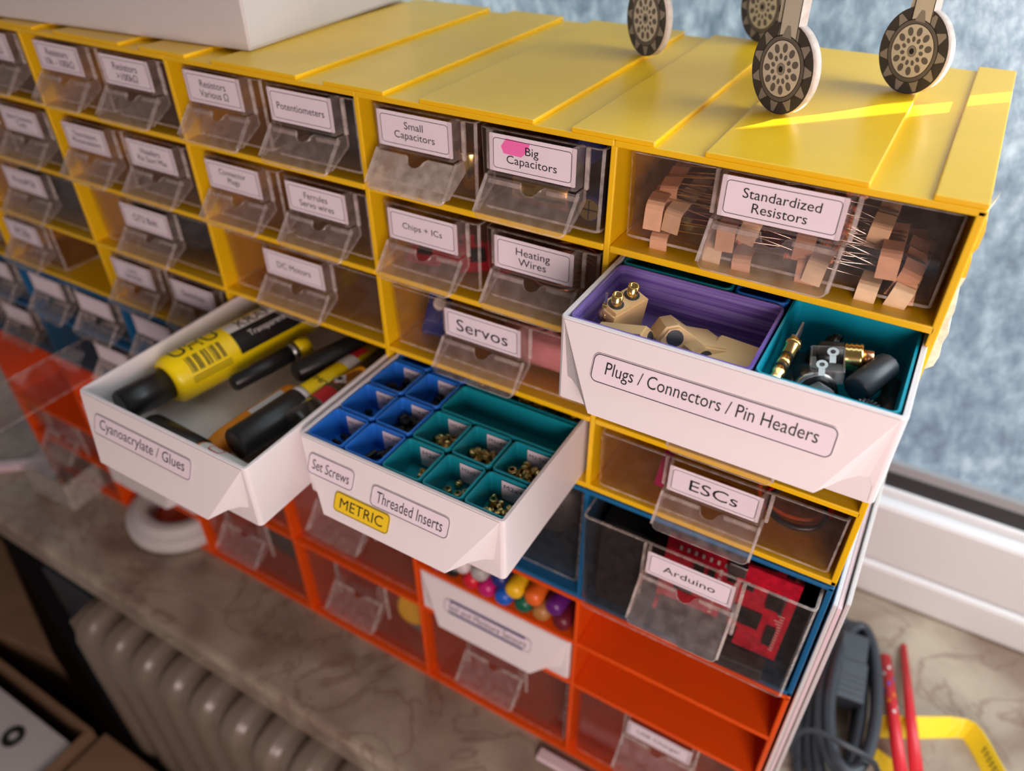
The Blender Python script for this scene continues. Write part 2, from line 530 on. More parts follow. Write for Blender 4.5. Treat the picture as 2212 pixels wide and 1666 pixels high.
# ------------------------------------------------------------------ setting
def build_setting():
    # marble window sill
    mt = pm('marble', (0.30, 0.24, 0.19, 1), 0.28)
    nt = mt.node_tree
    b = nt.nodes['Principled BSDF']
    tc = nt.nodes.new('ShaderNodeTexCoord')
    n1 = nt.nodes.new('ShaderNodeTexNoise'); n1.inputs['Scale'].default_value = 16; n1.inputs['Detail'].default_value = 6; n1.inputs['Distortion'].default_value = 0.6
    n2 = nt.nodes.new('ShaderNodeTexNoise'); n2.inputs['Scale'].default_value = 11; n2.inputs['Detail'].default_value = 4; n2.inputs['Distortion'].default_value = 1.6
    r1 = nt.nodes.new('ShaderNodeValToRGB')
    r1.color_ramp.elements[0].position, r1.color_ramp.elements[1].position = 0.32, 0.7
    r1.color_ramp.elements[0].color, r1.color_ramp.elements[1].color = (0.22, 0.155, 0.112, 1), (0.46, 0.39, 0.295, 1)
    r2 = nt.nodes.new('ShaderNodeValToRGB')
    e = r2.color_ramp.elements
    e[0].position, e[0].color = 0.475, (0, 0, 0, 1)
    e[1].position, e[1].color = 0.525, (0, 0, 0, 1)
    q = e.new(0.5); q.color = (0.55, 0.55, 0.55, 1)
    mx = nt.nodes.new('ShaderNodeMixRGB')
    mx.inputs[2].default_value = (0.16, 0.085, 0.06, 1)
    for n in (n1, n2):
        nt.links.new(tc.outputs['Object'], n.inputs['Vector'])
    nt.links.new(n1.outputs['Fac'], r1.inputs['Fac'])
    nt.links.new(n2.outputs['Fac'], r2.inputs['Fac'])
    nt.links.new(r1.outputs['Color'], mx.inputs[1])
    nt.links.new(r2.outputs['Color'], mx.inputs[0])
    nt.links.new(mx.outputs['Color'], b.inputs['Base Color'])
    s = M(mt)
    s.box(-1.6, -0.068, -0.03, 1.0, 0.26, 0.0)
    struct(s.build('window_sill', bevel=0.006, seg=3))
    WOFF = (1.21, 4.24, 6.87)  # offset places the bright and dim patches of the emitted daylight
    # frosted, patterned window glass, its daylight put in as emission colour
    gm = bpy.data.materials.new('patterned_glass')
    gm.use_nodes = True
    nt = gm.node_tree
    b = nt.nodes['Principled BSDF']
    b.inputs['Roughness'].default_value = 0.35
    b.inputs['Base Color'].default_value = (0.12, 0.15, 0.18, 1)
    tc = nt.nodes.new('ShaderNodeTexCoord')
    mp = nt.nodes.new('ShaderNodeMapping')
    mp.inputs['Scale'].default_value = (1.0, 1.0, 0.62)
    mp.inputs['Rotation'].default_value = (0, 0.35, 0)
    na = nt.nodes.new('ShaderNodeTexNoise'); na.inputs['Scale'].default_value = 95; na.inputs['Detail'].default_value = 4; na.inputs['Roughness'].default_value = 0.62
    nb = nt.nodes.new('ShaderNodeTexNoise'); nb.inputs['Scale'].default_value = 5.5; nb.inputs['Detail'].default_value = 3
    nt.links.new(tc.outputs['Object'], mp.inputs['Vector'])
    nt.links.new(mp.outputs['Vector'], na.inputs['Vector'])
    mo = nt.nodes.new('ShaderNodeMapping')
    mo.inputs['Location'].default_value = WOFF
    nt.links.new(tc.outputs['Object'], mo.inputs['Vector'])
    nt.links.new(mo.outputs['Vector'], nb.inputs['Vector'])
    ra = nt.nodes.new('ShaderNodeValToRGB')
    e = ra.color_ramp.elements
    e[0].position, e[0].color = 0.34, srgb(100, 120, 140)
    e[1].position, e[1].color = 0.70, srgb(205, 217, 222)
    q = e.new(0.5); q.color = srgb(146, 164, 178)
    rb = nt.nodes.new('ShaderNodeValToRGB')
    e = rb.color_ramp.elements
    e[0].position, e[0].color = 0.30, (0.42, 0.52, 0.60, 1)
    e[1].position, e[1].color = 0.68, (1.55, 1.52, 1.45, 1)
    mx = nt.nodes.new('ShaderNodeMixRGB'); mx.blend_type = 'MULTIPLY'; mx.inputs[0].default_value = 1.0
    nt.links.new(na.outputs['Fac'], ra.inputs['Fac'])
    nt.links.new(nb.outputs['Fac'], rb.inputs['Fac'])
    nt.links.new(ra.outputs['Color'], mx.inputs[1])
    nt.links.new(rb.outputs['Color'], mx.inputs[2])
    nt.links.new(mx.outputs['Color'], b.inputs['Emission Color'])
    b.inputs['Emission Strength'].default_value = 0.95
    bp = nt.nodes.new('ShaderNodeBump'); bp.inputs['Distance'].default_value = 0.002
    nt.links.new(na.outputs['Fac'], bp.inputs['Height'])
    nt.links.new(bp.outputs['Normal'], b.inputs['Normal'])
    GY = 0.252
    root = struct(empty('window_1', (0, GY, 0)))
    root['label'] = 'patterned frosted window glass behind the cabinets'
    def wpart(name, mats, fill, bevel=0.0):
        mb = M(*mats)
        mb.T = Matrix.Translation((0, -GY, 0))
        fill(mb)
        return mb.build(name, root, bevel)
    def glass(mb):
        mb.box(-1.6, GY, 0.118, SLX, GY + 0.004, 1.2)
    SLX = 0.1315
    wpart('window_pane', (gm,), glass)
    wpart('window_frame', ('frame',), lambda mb: (mb.box(-1.6, 0.231, 0.0, 1.0, GY + 0.03, 0.034), mb.box(-1.6, 0.2335, 0.034, 1.0, GY + 0.03, 0.092)), 0.004)
    wpart('glazing_bead', ('frame',), lambda mb: mb.box(-1.6, 0.242, 0.092, 1.0, GY + 0.03, 0.100), 0.002)
    wpart('window_gasket', ('gasket', 'alu'), lambda mb: (mb.box(-1.6, 0.2445, 0.100, 1.0, GY, 0.112, 0), mb.box(-1.6, 0.2465, 0.112, 1.0, GY, 0.120, 1)))
    # unseen stile with a short slot, added to shape the sun streak
    r2_ = struct(empty('sun_slot_window', (0.2, GY, 0)))
    mb = M('frame')
    mb.T = Matrix.Translation((-0.2, -GY, 0))
    mb.box(SLX, GY - 0.006, 0.0, SLX + 0.024, GY + 0.006, 0.430)
    mb.box(SLX, GY - 0.006, 0.480, SLX + 0.024, GY + 0.006, 1.2)
    mb.box(SLX + 0.019, GY - 0.006, 0.430, SLX + 0.024, GY + 0.006, 0.480)
    mb.build('window_frame', r2_)
    mb = M(gm)
    mb.T = Matrix.Translation((-0.2, -GY, 0))
    mb.box(SLX + 0.024, GY, 0.0, 1.2, GY + 0.004, 1.2)
    mb.build('window_pane', r2_)
    # walls above / below / beside the window, floor
    w = M('wallp')
    w.box(-2.2, 0.2, -1.0, 1.6, 0.4, -0.03)
    w.box(-2.2, 0.25, 1.2, 2.6, 0.4, 2.6)
    w.box(-2.4, 0.25, -0.03, -1.6, 0.4, 1.2)
    w.box(1.0, 0.25, -1.0, 2.6, 0.4, 1.2)
    struct(w.build('wall_window'))
    w = M('wallp')
    w.box(1.5, -0.6, -0.85, 1.6, 0.4, 2.6)
    struct(w.build('wall_right'))
    f = M('floorp')
    f.box(-2.4, -1.6, -0.87, 1.6, 0.4, -0.85)
    struct(f.build('floor'))


# ------------------------------------------------------------------ cabinets
def cabinet_frame(name, mat, r0, r1, ncol, cells, parent, top_profile=False):
    """cells: dict col -> list of shelf rows to leave out"""
    z1, z0 = ZT - r0 * R, ZT - r1 * R
    mb = M(mat)
    D = 0.1495
    th, ts = 0.0024, 0.0027
    xl = -ncol * W
    for c in range(ncol + 1):
        x = -c * W
        if c == 0:
            mb.box(x - th, 0, z0, x, D, z1 - 0.0015)
        elif c == ncol:
            mb.box(x, 0, z0, x + th, D, z1 - 0.0015)
        else:
            mb.box(x - th / 2, 0.0002, z0, x + th / 2, D, z1 - 0.0015)
    for r in range(r0, r1 + 1):
        z = ZT - r * R
        for c in range(ncol):
            if r in cells.get(c, ()):
                continue
            a, b = -(c + 1) * W + th / 2, -c * W - th / 2
            if r == r0:
                mb.box(a - th / 2, 0, z - ts - 0.0008, b + th / 2, D, z - 0.0012)
            elif r == r1:
                mb.box(a - th / 2, 0, z, b + th / 2, D, z + ts)
            else:
                mb.box(a, 0.0, z - ts / 2, b, D, z + ts / 2)
    mb.box(xl, D - 0.002, z0, 0, D, z1 - 0.0015)
    if top_profile:
        for c in range(ncol):
            for a, b in ((-0.0796, -0.0306),):
                mb.box(-c * W + a, 0.0004, z1 - 0.0014, -c * W + b, D + 0.001, z1 + 0.0004)
        for c in range(0, ncol + 1):
            a, b = (-0.0139, 0.0) if c == 0 else (-0.0163, 0.0139)
            if c == ncol:
                b = 0.0139; a = 0.0
            mb.box(-c * W + a, 0.0004, z1 - 0.0014, -c * W + b, D + 0.001, z1 + 0.0004)
    return mb.build(name, parent, 0.0005, 2)


def label_card(parent, x, y, z, w, h, txt, tw, th, border=True, sq=1.0, pink=False, space=1.0, name='label_card'):
    mats = ['paper', 'ink'] + (['pinkink'] if pink else [])
    mb = M(*mats)
    mb.T = front_T(x, y, z)
    mb.prism(rrect(w, h, 0.0004, 2), 0, 0.0003, 0)
    if pink:
        mb.add([(-w * .33, h * .02, .00032), (-w * .12, h * .0, .00032), (-w * .05, h * .18, .00032), (-w * .02, h * .40, .00032), (-w * .30, h * .42, .00032), (-w * .36, h * .2, .00032)], [(0, 1, 2, 3, 4, 5)], 2)
    if border:
        outline(mb, w - 0.0032, h - 0.0026, 0.0013, 0.00022, 1, 0.00036)
    if txt:
        lettering(mb, txt, tw, th, 1, 0.0004, True, space, None, sq)
    return mb.build(name, parent)


def handle_mesh(mb, x0, x1, yf, z0, z1, dy, notch=0.0042, mi=0):
    """finger pull: sloping plate with rounded lower corners and a notch, side flanges back to the drawer"""
    w = x1 - x0
    L = math.hypot(z1 - z0, dy)
    tilt = math.atan2(dy, z1 - z0)
    T0 = mb.T
    mb.T = T0 @ front_T((x0 + x1) / 2, yf - dy / 2, (z0 + z1) / 2, tilt)
    fl = -0.0004                                   # the plate widens a little towards its lower edge
    p = []
    r = 0.0030
    for k in range(6):
        a = pi + pi / 2 * k / 5
        p.append((-w / 2 - fl + r + r * cos(a), -L / 2 + r + r * sin(a)))
    for k in range(6):
        a = -pi / 2 + pi / 2 * k / 5
        p.append((w / 2 + fl - r + r * cos(a), -L / 2 + r + r * sin(a)))
    p.append((w / 2, L / 2))
    p.append((notch * 1.35, L / 2))
    p.append((notch * 0.95, L / 2 - notch * 0.25))
    for k in range(7):
        a = -pi * (0.05 + 0.9 * k / 6)
        p.append((notch * 0.85 * cos(a), L / 2 - notch * 0.30 + notch * 0.75 * sin(a)))
    p.append((-notch * 1.0, L / 2))
    p.append((-w / 2, L / 2))
    t = 0.0013
    n = len(p)
    mb.prism(p, -t, 0, mi, side=1)
    # raised lip under the upper edge
    for a, b in ((-w / 2 + 0.001, -notch * 1.1), (notch * 1.4, w / 2 - 0.001)):
        mb.box(a, L / 2 - 0.0022, -t - 0.0012, b, L / 2 - 0.0004, -t, 1)
    mb.T = T0
    # flanges
    for s, x in ((1, x0), (-1, x1)):
        xa, xb = (x, x + 0.0012) if s > 0 else (x - 0.0012, x)
        q = [(yf, z1 + 0.0005), (yf - dy * 0.95, z0 + 0.0018), (yf - dy * 0.95 + 0.0035, z0 + 0.0012), (yf + 0.0055, z1 - 0.0045), (yf + 0.0055, z1 + 0.0005)]
        vs_ = [(xa, a, b) for a, b in q] + [(xb, a, b) for a, b in q]
        k = len(q)
        mb.add(vs_, [list(range(k)), list(range(k, 2 * k))[::-1]] + [], mi)
        mb.add(vs_, [(i, k + i, k + (i + 1) % k, (i + 1) % k) for i in range(k)], 1)


def drawer(parent, c, r, half, txt=None, rows=1, y=0.006, label=None, tw=0.026, th=0.0075, border=True, sq=1.0, pink=False, scuff=False, card=True, droop=0.0, hs=1.0, lift=0.0, yaw=0.0, space=1.0):
    zt, zb = ZT - r * R - 0.0060 + lift, ZT - (r + rows) * R + 0.0034 + lift
    xa = -(c + 1) * W
    if half is None:
        x0, x1, lw, lc = xa + 0.0034, xa + W - 0.0032, 0.0376, xa + 0.0562
    elif half == 0:
        x0, x1, lw = xa + 0.0036, xa + 0.0536, 0.0340
        lc = (x0 + x1) / 2 - 0.0005
    else:
        x0, x1, lw = xa + 0.0556, xa + 0.1064, 0.0340
        lc = (x0 + x1) / 2 - 0.0008
    base = Vector(((x0 + x1) / 2, y, zb))
    OT = Matrix.Translation(-base)
    mb = M('clear', 'clear_edge')
    mb.T = OT
    mb.tray(x0, y, zb, x1, y + 0.136, zt, 0.0013, 0.0013, 0.0026, 0, 3, 0.0006, 0.0, droop, 1)
    # thickened upper edge and corner ridges
    d = mb.build('drawer', parent)
    d.location = base
    d.rotation_euler = (0, 0, yaw)
    if label:
        d['label'] = label
    yy = y - droop
    hx0, hx1 = lc - lw / 2 - 0.0016, lc + lw / 2 + 0.0016
    lh = 0.0137
    zc = zt + 0.0002 - lh / 2
    hb = M('clear_lip', 'clear_edge')
    hb.T = OT
    pf = yy - 0.0052
    # chamfered label pocket: sides, sill, thin front
    for s, x in ((1, hx0), (-1, hx1)):
        q = [(x, yy + 0.0002), (x + s * 0.0005, pf + 0.0009), (x + s * 0.0022, pf), (x + s * 0.0028, pf + 0.0006), (x + s * 0.0018, yy + 0.0002)]
        if s < 0:
            q = q[::-1]
        hb.prism([(a, b) for a, b in q], zc - lh / 2 - 0.0012, zt + 0.0006, 0, 1)
    hb.box(hx0 + 0.0006, pf + 0.0004, zc - lh / 2 - 0.0014, hx1 - 0.0006, yy + 0.0002, zc - lh / 2 - 0.0004)
    for x in (hx0 - 0.0022, hx1 + 0.0006):
        hb.box(x, yy - 0.0012, zb + (zt - zb) * 0.52, x + 0.0016, yy + 0.0004, zt + 0.0002, 1)
    ho = hb.build('label_holder', d, 0.0003, 1)
    if card:
        co = label_card(d, lc, pf + 0.0012, zc, lw + 0.0008, lh, txt, tw, th, border, sq, pink, space)
        co.data.transform(OT)
    hm = M('scuffed' if scuff else 'clear_lip', 'clear_edge')
    hm.T = OT
    hh = 0.0125 * hs
    ztop = zc - lh / 2 - 0.0022
    handle_mesh(hm, hx0 - 0.0008, hx1 + 0.0008, pf + 0.0008, ztop - hh, ztop, 0.0105 * hs)
    hm.build('handle', d, 0.00035, 1)
    return d


def white_drawer(parent, x0, x1, ztop, zbot, yf, prot, zw, ins, label, depth=0.135):
    t = 0.0016
    base = Vector(((x0 + x1) / 2, yf, zbot))
    OT = Matrix.Translation(-base)
    mb = M('white')
    mb.T = OT
    mb.tray(x0, yf, zbot, x1, yf + depth, ztop, t, 0.0014, 0.0022, 0, 4)
    d = mb.build('drawer', parent)
    d.location = base
    d['label'] = label
    # sloping scoop handle across the front
    hb = M('white')
    hb.T = OT
    fy = yf - 0.0002
    T_l, T_r = (x0 + 0.0018, fy, ztop - 0.0004), (x1 - 0.0018, fy, ztop - 0.0004)
    W_l, W_r = (x0 + ins, yf - prot, zw), (x1 - ins, yf - prot, zw)
    def arc(sgn, xe):
        return [(xe + sgn * (ins * 0.62), yf - prot * 0.45, zw + 0.0040), (xe + sgn * (ins * 0.40), yf - prot * 0.2, zw + 0.0052),
                (xe + sgn * (ins * 0.24), fy, zw + 0.0045), (xe + sgn * (ins * 0.14), fy, zw + 0.0015), (xe + sgn * (ins * 0.12), fy, zbot + 0.0006)]
    A_l, A_r = arc(1, x0), arc(-1, x1)
    C_l, C_r = (x0 + 0.0016, fy, zbot + 0.0008), (x1 - 0.0016, fy, zbot + 0.0008)
    pts = [T_l, T_r, W_l, W_r] + A_l + A_r + [C_l, C_r]
    fs = [(0, 2, 3, 1)]
    al, ar = list(range(4, 9)), list(range(9, 14))
    ch = [2] + al + [14]
    for i in range(len(ch) - 1):
        fs.append((0, ch[i + 1], ch[i]))
    ch = [3] + ar + [15]
    for i in range(len(ch) - 1):
        fs.append((1, ch[i], ch[i + 1]))
    # underside, hollow towards the drawer front
    k = len(pts)
    pts += [(x0 + ins + 0.001, fy + 0.0003, zw + 0.010), (x1 - ins - 0.001, fy + 0.0003, zw + 0.010)]
    fs += [(2, k, k + 1, 3), (2, 4, 5, 6, k), (3, k + 1, 11, 10, 9)]
    hb.add(pts, fs, 0)
    hb.build('handle', d)
    tilt = math.atan2(prot, ztop - zw)
    def on_front(x, v):
        """frame on the sloping front, v = distance below the upper edge along z"""
        s = v / (ztop - zw)
        return OT @ front_T(x, yf - prot * s - 0.0004, ztop - v, tilt)
    return d, on_front


def sticker(parent, T, w, h, r, txt, tw, th, mat='paper', sq=1.0, ring='ink', bars=False, t=0.0003, keep=True, name='label_sticker'):
    mb = M(mat, 'ink', 'navy')
    mb.T = T
    mb.prism(rrect(w, h, r), 0.00005, 0.00018, 0)
    outline(mb, w - 0.0003, h - 0.0003, r, t, 1, 0.00022)
    if bars:
        for s in (1, -1):
            mb.box(-w * 0.44, s * (h / 2 - 0.0006) - 0.0008, 0.00015, w * 0.42, s * (h / 2 - 0.0006) + 0.0008, 0.00025, 2)
    lettering(mb, txt, tw, th, 1, 0.00024, keep, 1.0, None, sq)
    return mb.build(name, parent)


def build_cabinets():
    NC = 6
    yc = tag(empty('drawer_cabinet', (0, 0, ZT - 4 * R)), 'yellow plastic small parts cabinet with ridged top, uppermost of the stack', 'cabinet', 'stacked parts cabinets')
    bc = tag(empty('drawer_cabinet', (0, 0, ZT - 6 * R)), 'blue plastic parts cabinet in the middle of the stack', 'cabinet', 'stacked parts cabinets')
    oc = tag(empty('drawer_cabinet', (0, 0, 0)), 'orange plastic parts cabinet standing on the marble sill', 'cabinet', 'stacked parts cabinets')
    oc.name = 'drawer_cabinet.002'
    # build at world position, then hang below the empties
    for root, mat, r0, r1, skip, top in ((yc, 'yellow', 0, 4, {}, True), (bc, 'blue_cab', 4, 6, {0: (5,), 1: (5,), 2: (5,)}, False),
                                         (oc, 'orange', 6, 10, {0: (9,), 1: (9,), 2: (7, 9), 3: (7, 9), 4: (8,), 5: (7,)}, False)):
        f = cabinet_frame('frame', mat, r0, r1, NC, skip, None, top)
        hang(f, root)
    # ragged flange of the missing neighbour along the outer side
    mb = M('yellow', 'whitened')
    zs = [0.4010, 0.3975, 0.3925, 0.3905, 0.3880, 0.3830, 0.3790, 0.3760, 0.3720, 0.3680, 0.3640, 0.3600, 0.3560, 0.3520, 0.3500]
    xs = [0.0006, 0.0013, 0.0012, 0.0003, 0.0009, 0.0012, 0.0006, 0.0011, 0.0018, 0.0016, 0.0026, 0.0020, 0.0027, 0.0021, 0.0]
    for i in range(len(zs) - 1):
        wh = 1 if zs[i] < 0.386 else 0
        vs_ = [(-0.0002, 0.0016, zs[i]), (xs[i], 0.0020, zs[i]), (xs[i + 1], 0.0020, zs[i + 1]), (-0.0002, 0.0016, zs[i + 1]),
               (-0.0002, 0.12, zs[i]), (xs[i] * 0.8, 0.12, zs[i]), (xs[i + 1] * 0.8, 0.12, zs[i + 1]), (-0.0002, 0.12, zs[i + 1])]
        mb.add(vs_, [(0, 3, 2, 1), (4, 5, 6, 7), (1, 2, 6, 5), (0, 1, 5, 4), (2, 3, 7, 6)], wh)
    mb.add([(0.0, 0.004, 0.4035), (0.0016, 0.006, 0.4078), (0.0009, 0.012, 0.4030), (0.0004, 0.010, 0.3990)], [(0, 1, 2, 3), (3, 2, 1, 0)], 1)
    o = mb.build('broken_flange', None)
    o['label'] = 'ragged broken plastic flange with whitened edge'
    hang(o, yc)
    Y = []
    def dr(*a, **k):
        d = drawer(None, *a, **k)
        Y.append(d)
        return d
    def done(root):
        for d in Y:
            hang(d, root)
        Y.clear()
    # ---- yellow cabinet
    dr(0, 0, None, 'Standardized\nResistors', tw=0.0262, th=0.0078, label='wide clear drawer full of taped resistors', y=0.0058)
    dr(0, 2, None, '', card=True, y=0.006, label='clear drawer mostly hidden under the white plugs drawer')
    dr(0, 3, None, 'ESCs', tw=0.020, th=0.0068, sq=1.25, label='wide clear drawer with red wires inside', y=0.0015)
    dr(1, 0, 0, 'Small\nCapacitors', tw=0.0215, th=0.0075, sq=1.1, y=0.0035, scuff=True, label='clear half drawer with scuffed handle')
    dr(1, 0, 1, 'Big\nCapacitors', tw=0.0215, th=0.0080, sq=1.1, y=0.002, pink=True, label='clear half drawer with pink stained card')
    dr(1, 1, 0, 'Chips + ICs', tw=0.020, th=0.005, sq=1.1, y=0.0035, label='clear half drawer with small red boards')
    dr(1, 1, 1, 'Heating\nWires', tw=0.0150, th=0.0075, sq=1.1, y=0.004, label='clear half drawer partly behind the white plugs drawer')
    dr(1, 2, None, 'Servos', tw=0.026, th=0.0078, sq=1.15, y=0.003, label='wide clear drawer with blue servo and pink bag')
    dr(2, 0, 0, 'Resistors\nVarious \u03a9', tw=0.018, th=0.0075, y=0.0045, label='clear half drawer under the white box corner')
    dr(2, 0, 1, 'Potentiometers', tw=0.026, th=0.0055, y=0.0035, label='clear half drawer with long word on its card')
    dr(2, 1, 0, 'Connector\nPlugs', tw=0.018, th=0.0075, y=0.004, label='clear half drawer above the motors drawer')
    dr(2, 1, 1, 'Ferrules\nServo wires', tw=0.020, th=0.0075, y=0.0035, label='clear half drawer with two line card about wires')
    dr(2, 2, None, 'DC Motors', tw=0.022, th=0.0062, y=0.0045, label='wide clear drawer just above the open glue drawer')
    dr(3, 0, 0, 'Resistors\n10k - 100k\u03a9', tw=0.023, th=0.0078, y=0.0045, label='clear half drawer with resistor range card')
    dr(3, 0, 1, 'Resistors\n>100k\u03a9', tw=0.018, th=0.0078, y=0.004, label='clear half drawer with high resistor card')
    dr(3, 1, 0, 'Thermistors\nPhotoresistors', tw=0.023, th=0.0072, y=0.004, label='clear half drawer with blurred two line card')
    dr(3, 1, 1, 'Headers\nPin Sort Mix', tw=0.022, th=0.0072, y=0.004, label='clear half drawer below the high resistor drawer')
    dr(3, 2, None, 'GT2 Belt', tw=0.020, th=0.0058, y=0.005, label='wide clear drawer at the end of the third yellow row')
    dr(3, 3, 0, 'Limit\nSwitches', tw=0.020, th=0.0070, y=0.004, label='clear half drawer just above the blue cabinet')
    dr(3, 3, 1, 'Switches', tw=0.018, th=0.0050, y=0.004, label='clear half drawer beside the open glue drawer')
    dr(4, 0, 0, '', tw=0.018, th=0.0075, y=0.0045)
    dr(4, 0, 1, 'Resistors\n100 - 10k\u03a9', tw=0.022, th=0.0075, y=0.004)
    dr(4, 1, 0, '', tw=0.014, th=0.0055, y=0.0045)
    dr(4, 1, 1, 'Ultra Common\nTools', tw=0.024, th=0.0070, y=0.004)
    dr(4, 2, None, 'ProtoPCB', tw=0.022, th=0.0060, y=0.0045, label='wide clear drawer with dark contents')
    dr(4, 3, 0, 'PCBs', tw=0.016, th=0.0055, y=0.0045, label='clear half drawer beside an empty gap')
    dr(5, 3, 1, '', tw=0.016, th=0.0055, y=0.0045)
    dr(5, 2, None, '', tw=0.016, th=0.0055, y=0.0045)
    done(yc)
    d1, F1 = white_drawer(None, -0.1072, -0.0014, 0.3594, 0.3268, -0.0410, 0.0098, 0.3322, 0.0165, 'white printed drawer pulled out, card about plugs')
    sticker(d1, F1(-0.0545, 0.0117), 0.0760, 0.0098, 0.0022, 'Plugs / Connectors / Pin Headers', 0.0665, 0.0060, sq=0.82)
    hang(d1, yc)
    d2, F2 = white_drawer(None, -0.2176, -0.1150, 0.2790, 0.2456, -0.0652, 0.0125, 0.2512, 0.0200, 'white printed drawer pulled out full of small bins')
    sticker(d2, F2(-0.1970, 0.0090), 0.0250, 0.0095, 0.0022, 'Set Screws', 0.0200, 0.0062, sq=0.72)
    sticker(d2, F2(-0.1560, 0.0105), 0.0385, 0.0095, 0.0022, 'Threaded Inserts', 0.0325, 0.0066, sq=0.66)
    sticker(d2, F2(-0.1785, 0.0195), 0.0290, 0.0090, 0.0020, 'METRIC', 0.0225, 0.0054, mat='mlabel', sq=1.0)
    hang(d2, yc)
    d3, F3 = white_drawer(None, -0.3268, -0.2200, 0.2790, 0.2456, -0.0935, 0.0115, 0.2512, 0.0180, 'white printed drawer pulled out furthest, holding glue tubes')
    sticker(d3, F3(-0.2815, 0.0105), 0.0640, 0.0100, 0.0022, 'Cyanoacrylate / Glues', 0.0560, 0.0066, sq=0.90)
    hang(d3, yc)
    # ---- blue cabinet
    dr(0, 4, None, 'Arduino', rows=2, y=-0.0060, droop=0.0050, tw=0.023, th=0.0062, sq=1.25, hs=1.4, label='deep clear drawer tilted forward with red circuit boards')
    dr(1, 4, None, '', rows=2, y=0.006, hs=1.4, label='deep clear drawer with dark contents under the white bin drawer')
    dr(2, 4, None, '', rows=2, y=0.006, hs=1.4)
    for c in (3, 4, 5):
        for r in (4, 5):
            for h in (0, 1):
                t = ''
                out = (c, r, h) == (4, 5, 0)
                dr(c, r, h, t, tw=0.018, th=0.005, y=-0.085 if out else 0.003 + 0.003 * rnd.random(), label='clear half drawer pulled far out of the blue cabinet' if out else None)
    done(bc)
    # ---- orange cabinet
    dr(0, 8, None, 'USB Charger', rows=2, y=0.004, tw=0.026, th=0.005, hs=1.4, label='deep clear drawer with a blurred card under two empty slots')
    dr(1, 8, None, None, rows=2, y=0.004, card=False, hs=1.4, label='deep clear drawer below the white sensor drawer')
    dr(2, 6, None, None, rows=2, y=0.004, card=False, hs=1.4, label='deep clear drawer below the white bin drawer')
    dr(2, 8, None, None, rows=2, y=0.004, card=False, hs=1.4, label='deep clear drawer with a yellow disc inside')
    dr(3, 8, None, None, rows=2, y=0.004, card=False, hs=1.4, label='deep clear drawer with dark tangled contents')
    dr(3, 6, None, None, rows=2, y=0.004, card=False, hs=1.4)
    dr(5, 8, None, None, rows=2, y=0.004, card=False, hs=1.4)
    done(oc)
    d4, F4 = white_drawer(None, -0.2176, -0.1128, 0.1178, 0.0826, 0.0010, 0.0105, 0.0870, 0.0200, 'white printed drawer with card about soil sensors')
    sticker(d4, F4(-0.1655, 0.0135), 0.0610, 0.0092, 0.0025, 'Soil and Moisture Sensors', 0.0540, 0.0056, sq=0.80, bars=True)
    hang(d4, oc)
    d5, F5 = white_drawer(None, -0.5476, -0.4428, 0.1170, 0.0440, 0.0010, 0.0105, 0.0500, 0.0200, 'white printed drawer half hidden by the glue drawer')
    hang(d5, oc)


def hang(o, root):
    """parent keeping the world position"""
    o.location = Vector(o.location) - Vector(root.location)
    o.parent = root
    return o


# ------------------------------------------------------------------ bins and what is in them
def bin_obj(name, x0, y0, x1, y1, z0, z1, mat, label, cat, group, rc=0.0022, lab=None, t=0.0011, depth=0.0128):
    base = Vector(((x0 + x1) / 2, (y0 + y1) / 2, z0))
    mb = M(mat)
    mb.T = Matrix.Translation(-base)
    mb.tray(x0, y0, z0, x1, y1, z1, t, z1 - z0 - depth, rc, 0, 4, 0.0009, 0.0003)
    o = mb.build(name)
    o.location = base
    tag(o, label, cat, group)
    if lab:
        txt, w, h, xo = lab
        c = M('paper', 'ink')
        c.T = Matrix.Translation(-base) @ front_T(x1 - t - w / 2 - xo, y1 - t - 0.0007, z1 - 0.0012 - h / 2)
        c.box(-w / 2, -h / 2, 0, w / 2, h / 2, 0.00025, 0)
        c.T = c.T @ Matrix.Translation((0, h / 2 - (0.0028 if '\n' not in txt else 0.0042), 0))
        lettering(c, txt, w * 0.82, 0.0060 if '\n' in txt else 0.0024, 1, 0.0003, True, 1.25, None, 1.15)
        c.build('label_card', o)
    return o


def insert_mesh(r, L, kind):
    """knurled brass insert (with groove and flange) or black set screw"""
    mb = M('brass' if kind == 'insert' else 'blackox', 'dark')
    if kind == 'insert':
        n = 18
        prof = [(0.62, -.5), (0.84, -.46), (0.86, -.38), (1.0, -.36), (1.0, -.06), (0.80, -.03), (0.80, .06), (1.0, .09), (1.0, .40), (0.88, .43), (0.86, .5), (0.55, .5), (0.5, .2)]
        vs_, fs = [], []
        for i, (a, z) in enumerate(prof):
            for k in range(n):
                q = 1.0 + (0.06 if (k % 2) and a > 0.95 else 0)
                an = 2 * pi * k / n + z * 1.1
                vs_.append((a * q * r * cos(an), a * q * r * sin(an), z * L))
        for i in range(len(prof) - 1):
            for k in range(n):
                k2 = (k + 1) % n
                fs.append((i * n + k, i * n + k2, (i + 1) * n + k2, (i + 1) * n + k))
        mb.add(vs_, fs, 0)
        mb.add([vs_[k] for k in range(n)], [list(range(n))[::-1]], 0)
        mb.add([vs_[(len(prof) - 1) * n + k] for k in range(n)], [list(range(n))], 1)
    else:
        steps = int(L / 0.0006)
        prof = [(0.55 * r, -L / 2)]
        for i in range(steps + 1):
            z = -L / 2 + 0.0004 + (L - 0.0008) * i / steps
            prof.append((r * (1.0 if i % 2 else 0.88), z))
        prof += [(r * 0.8, L / 2), (r * 0.5, L / 2), (r * 0.45, L / 2 - r * 0.9)]
        mb.lathe(prof, 10, 0)
    return mb


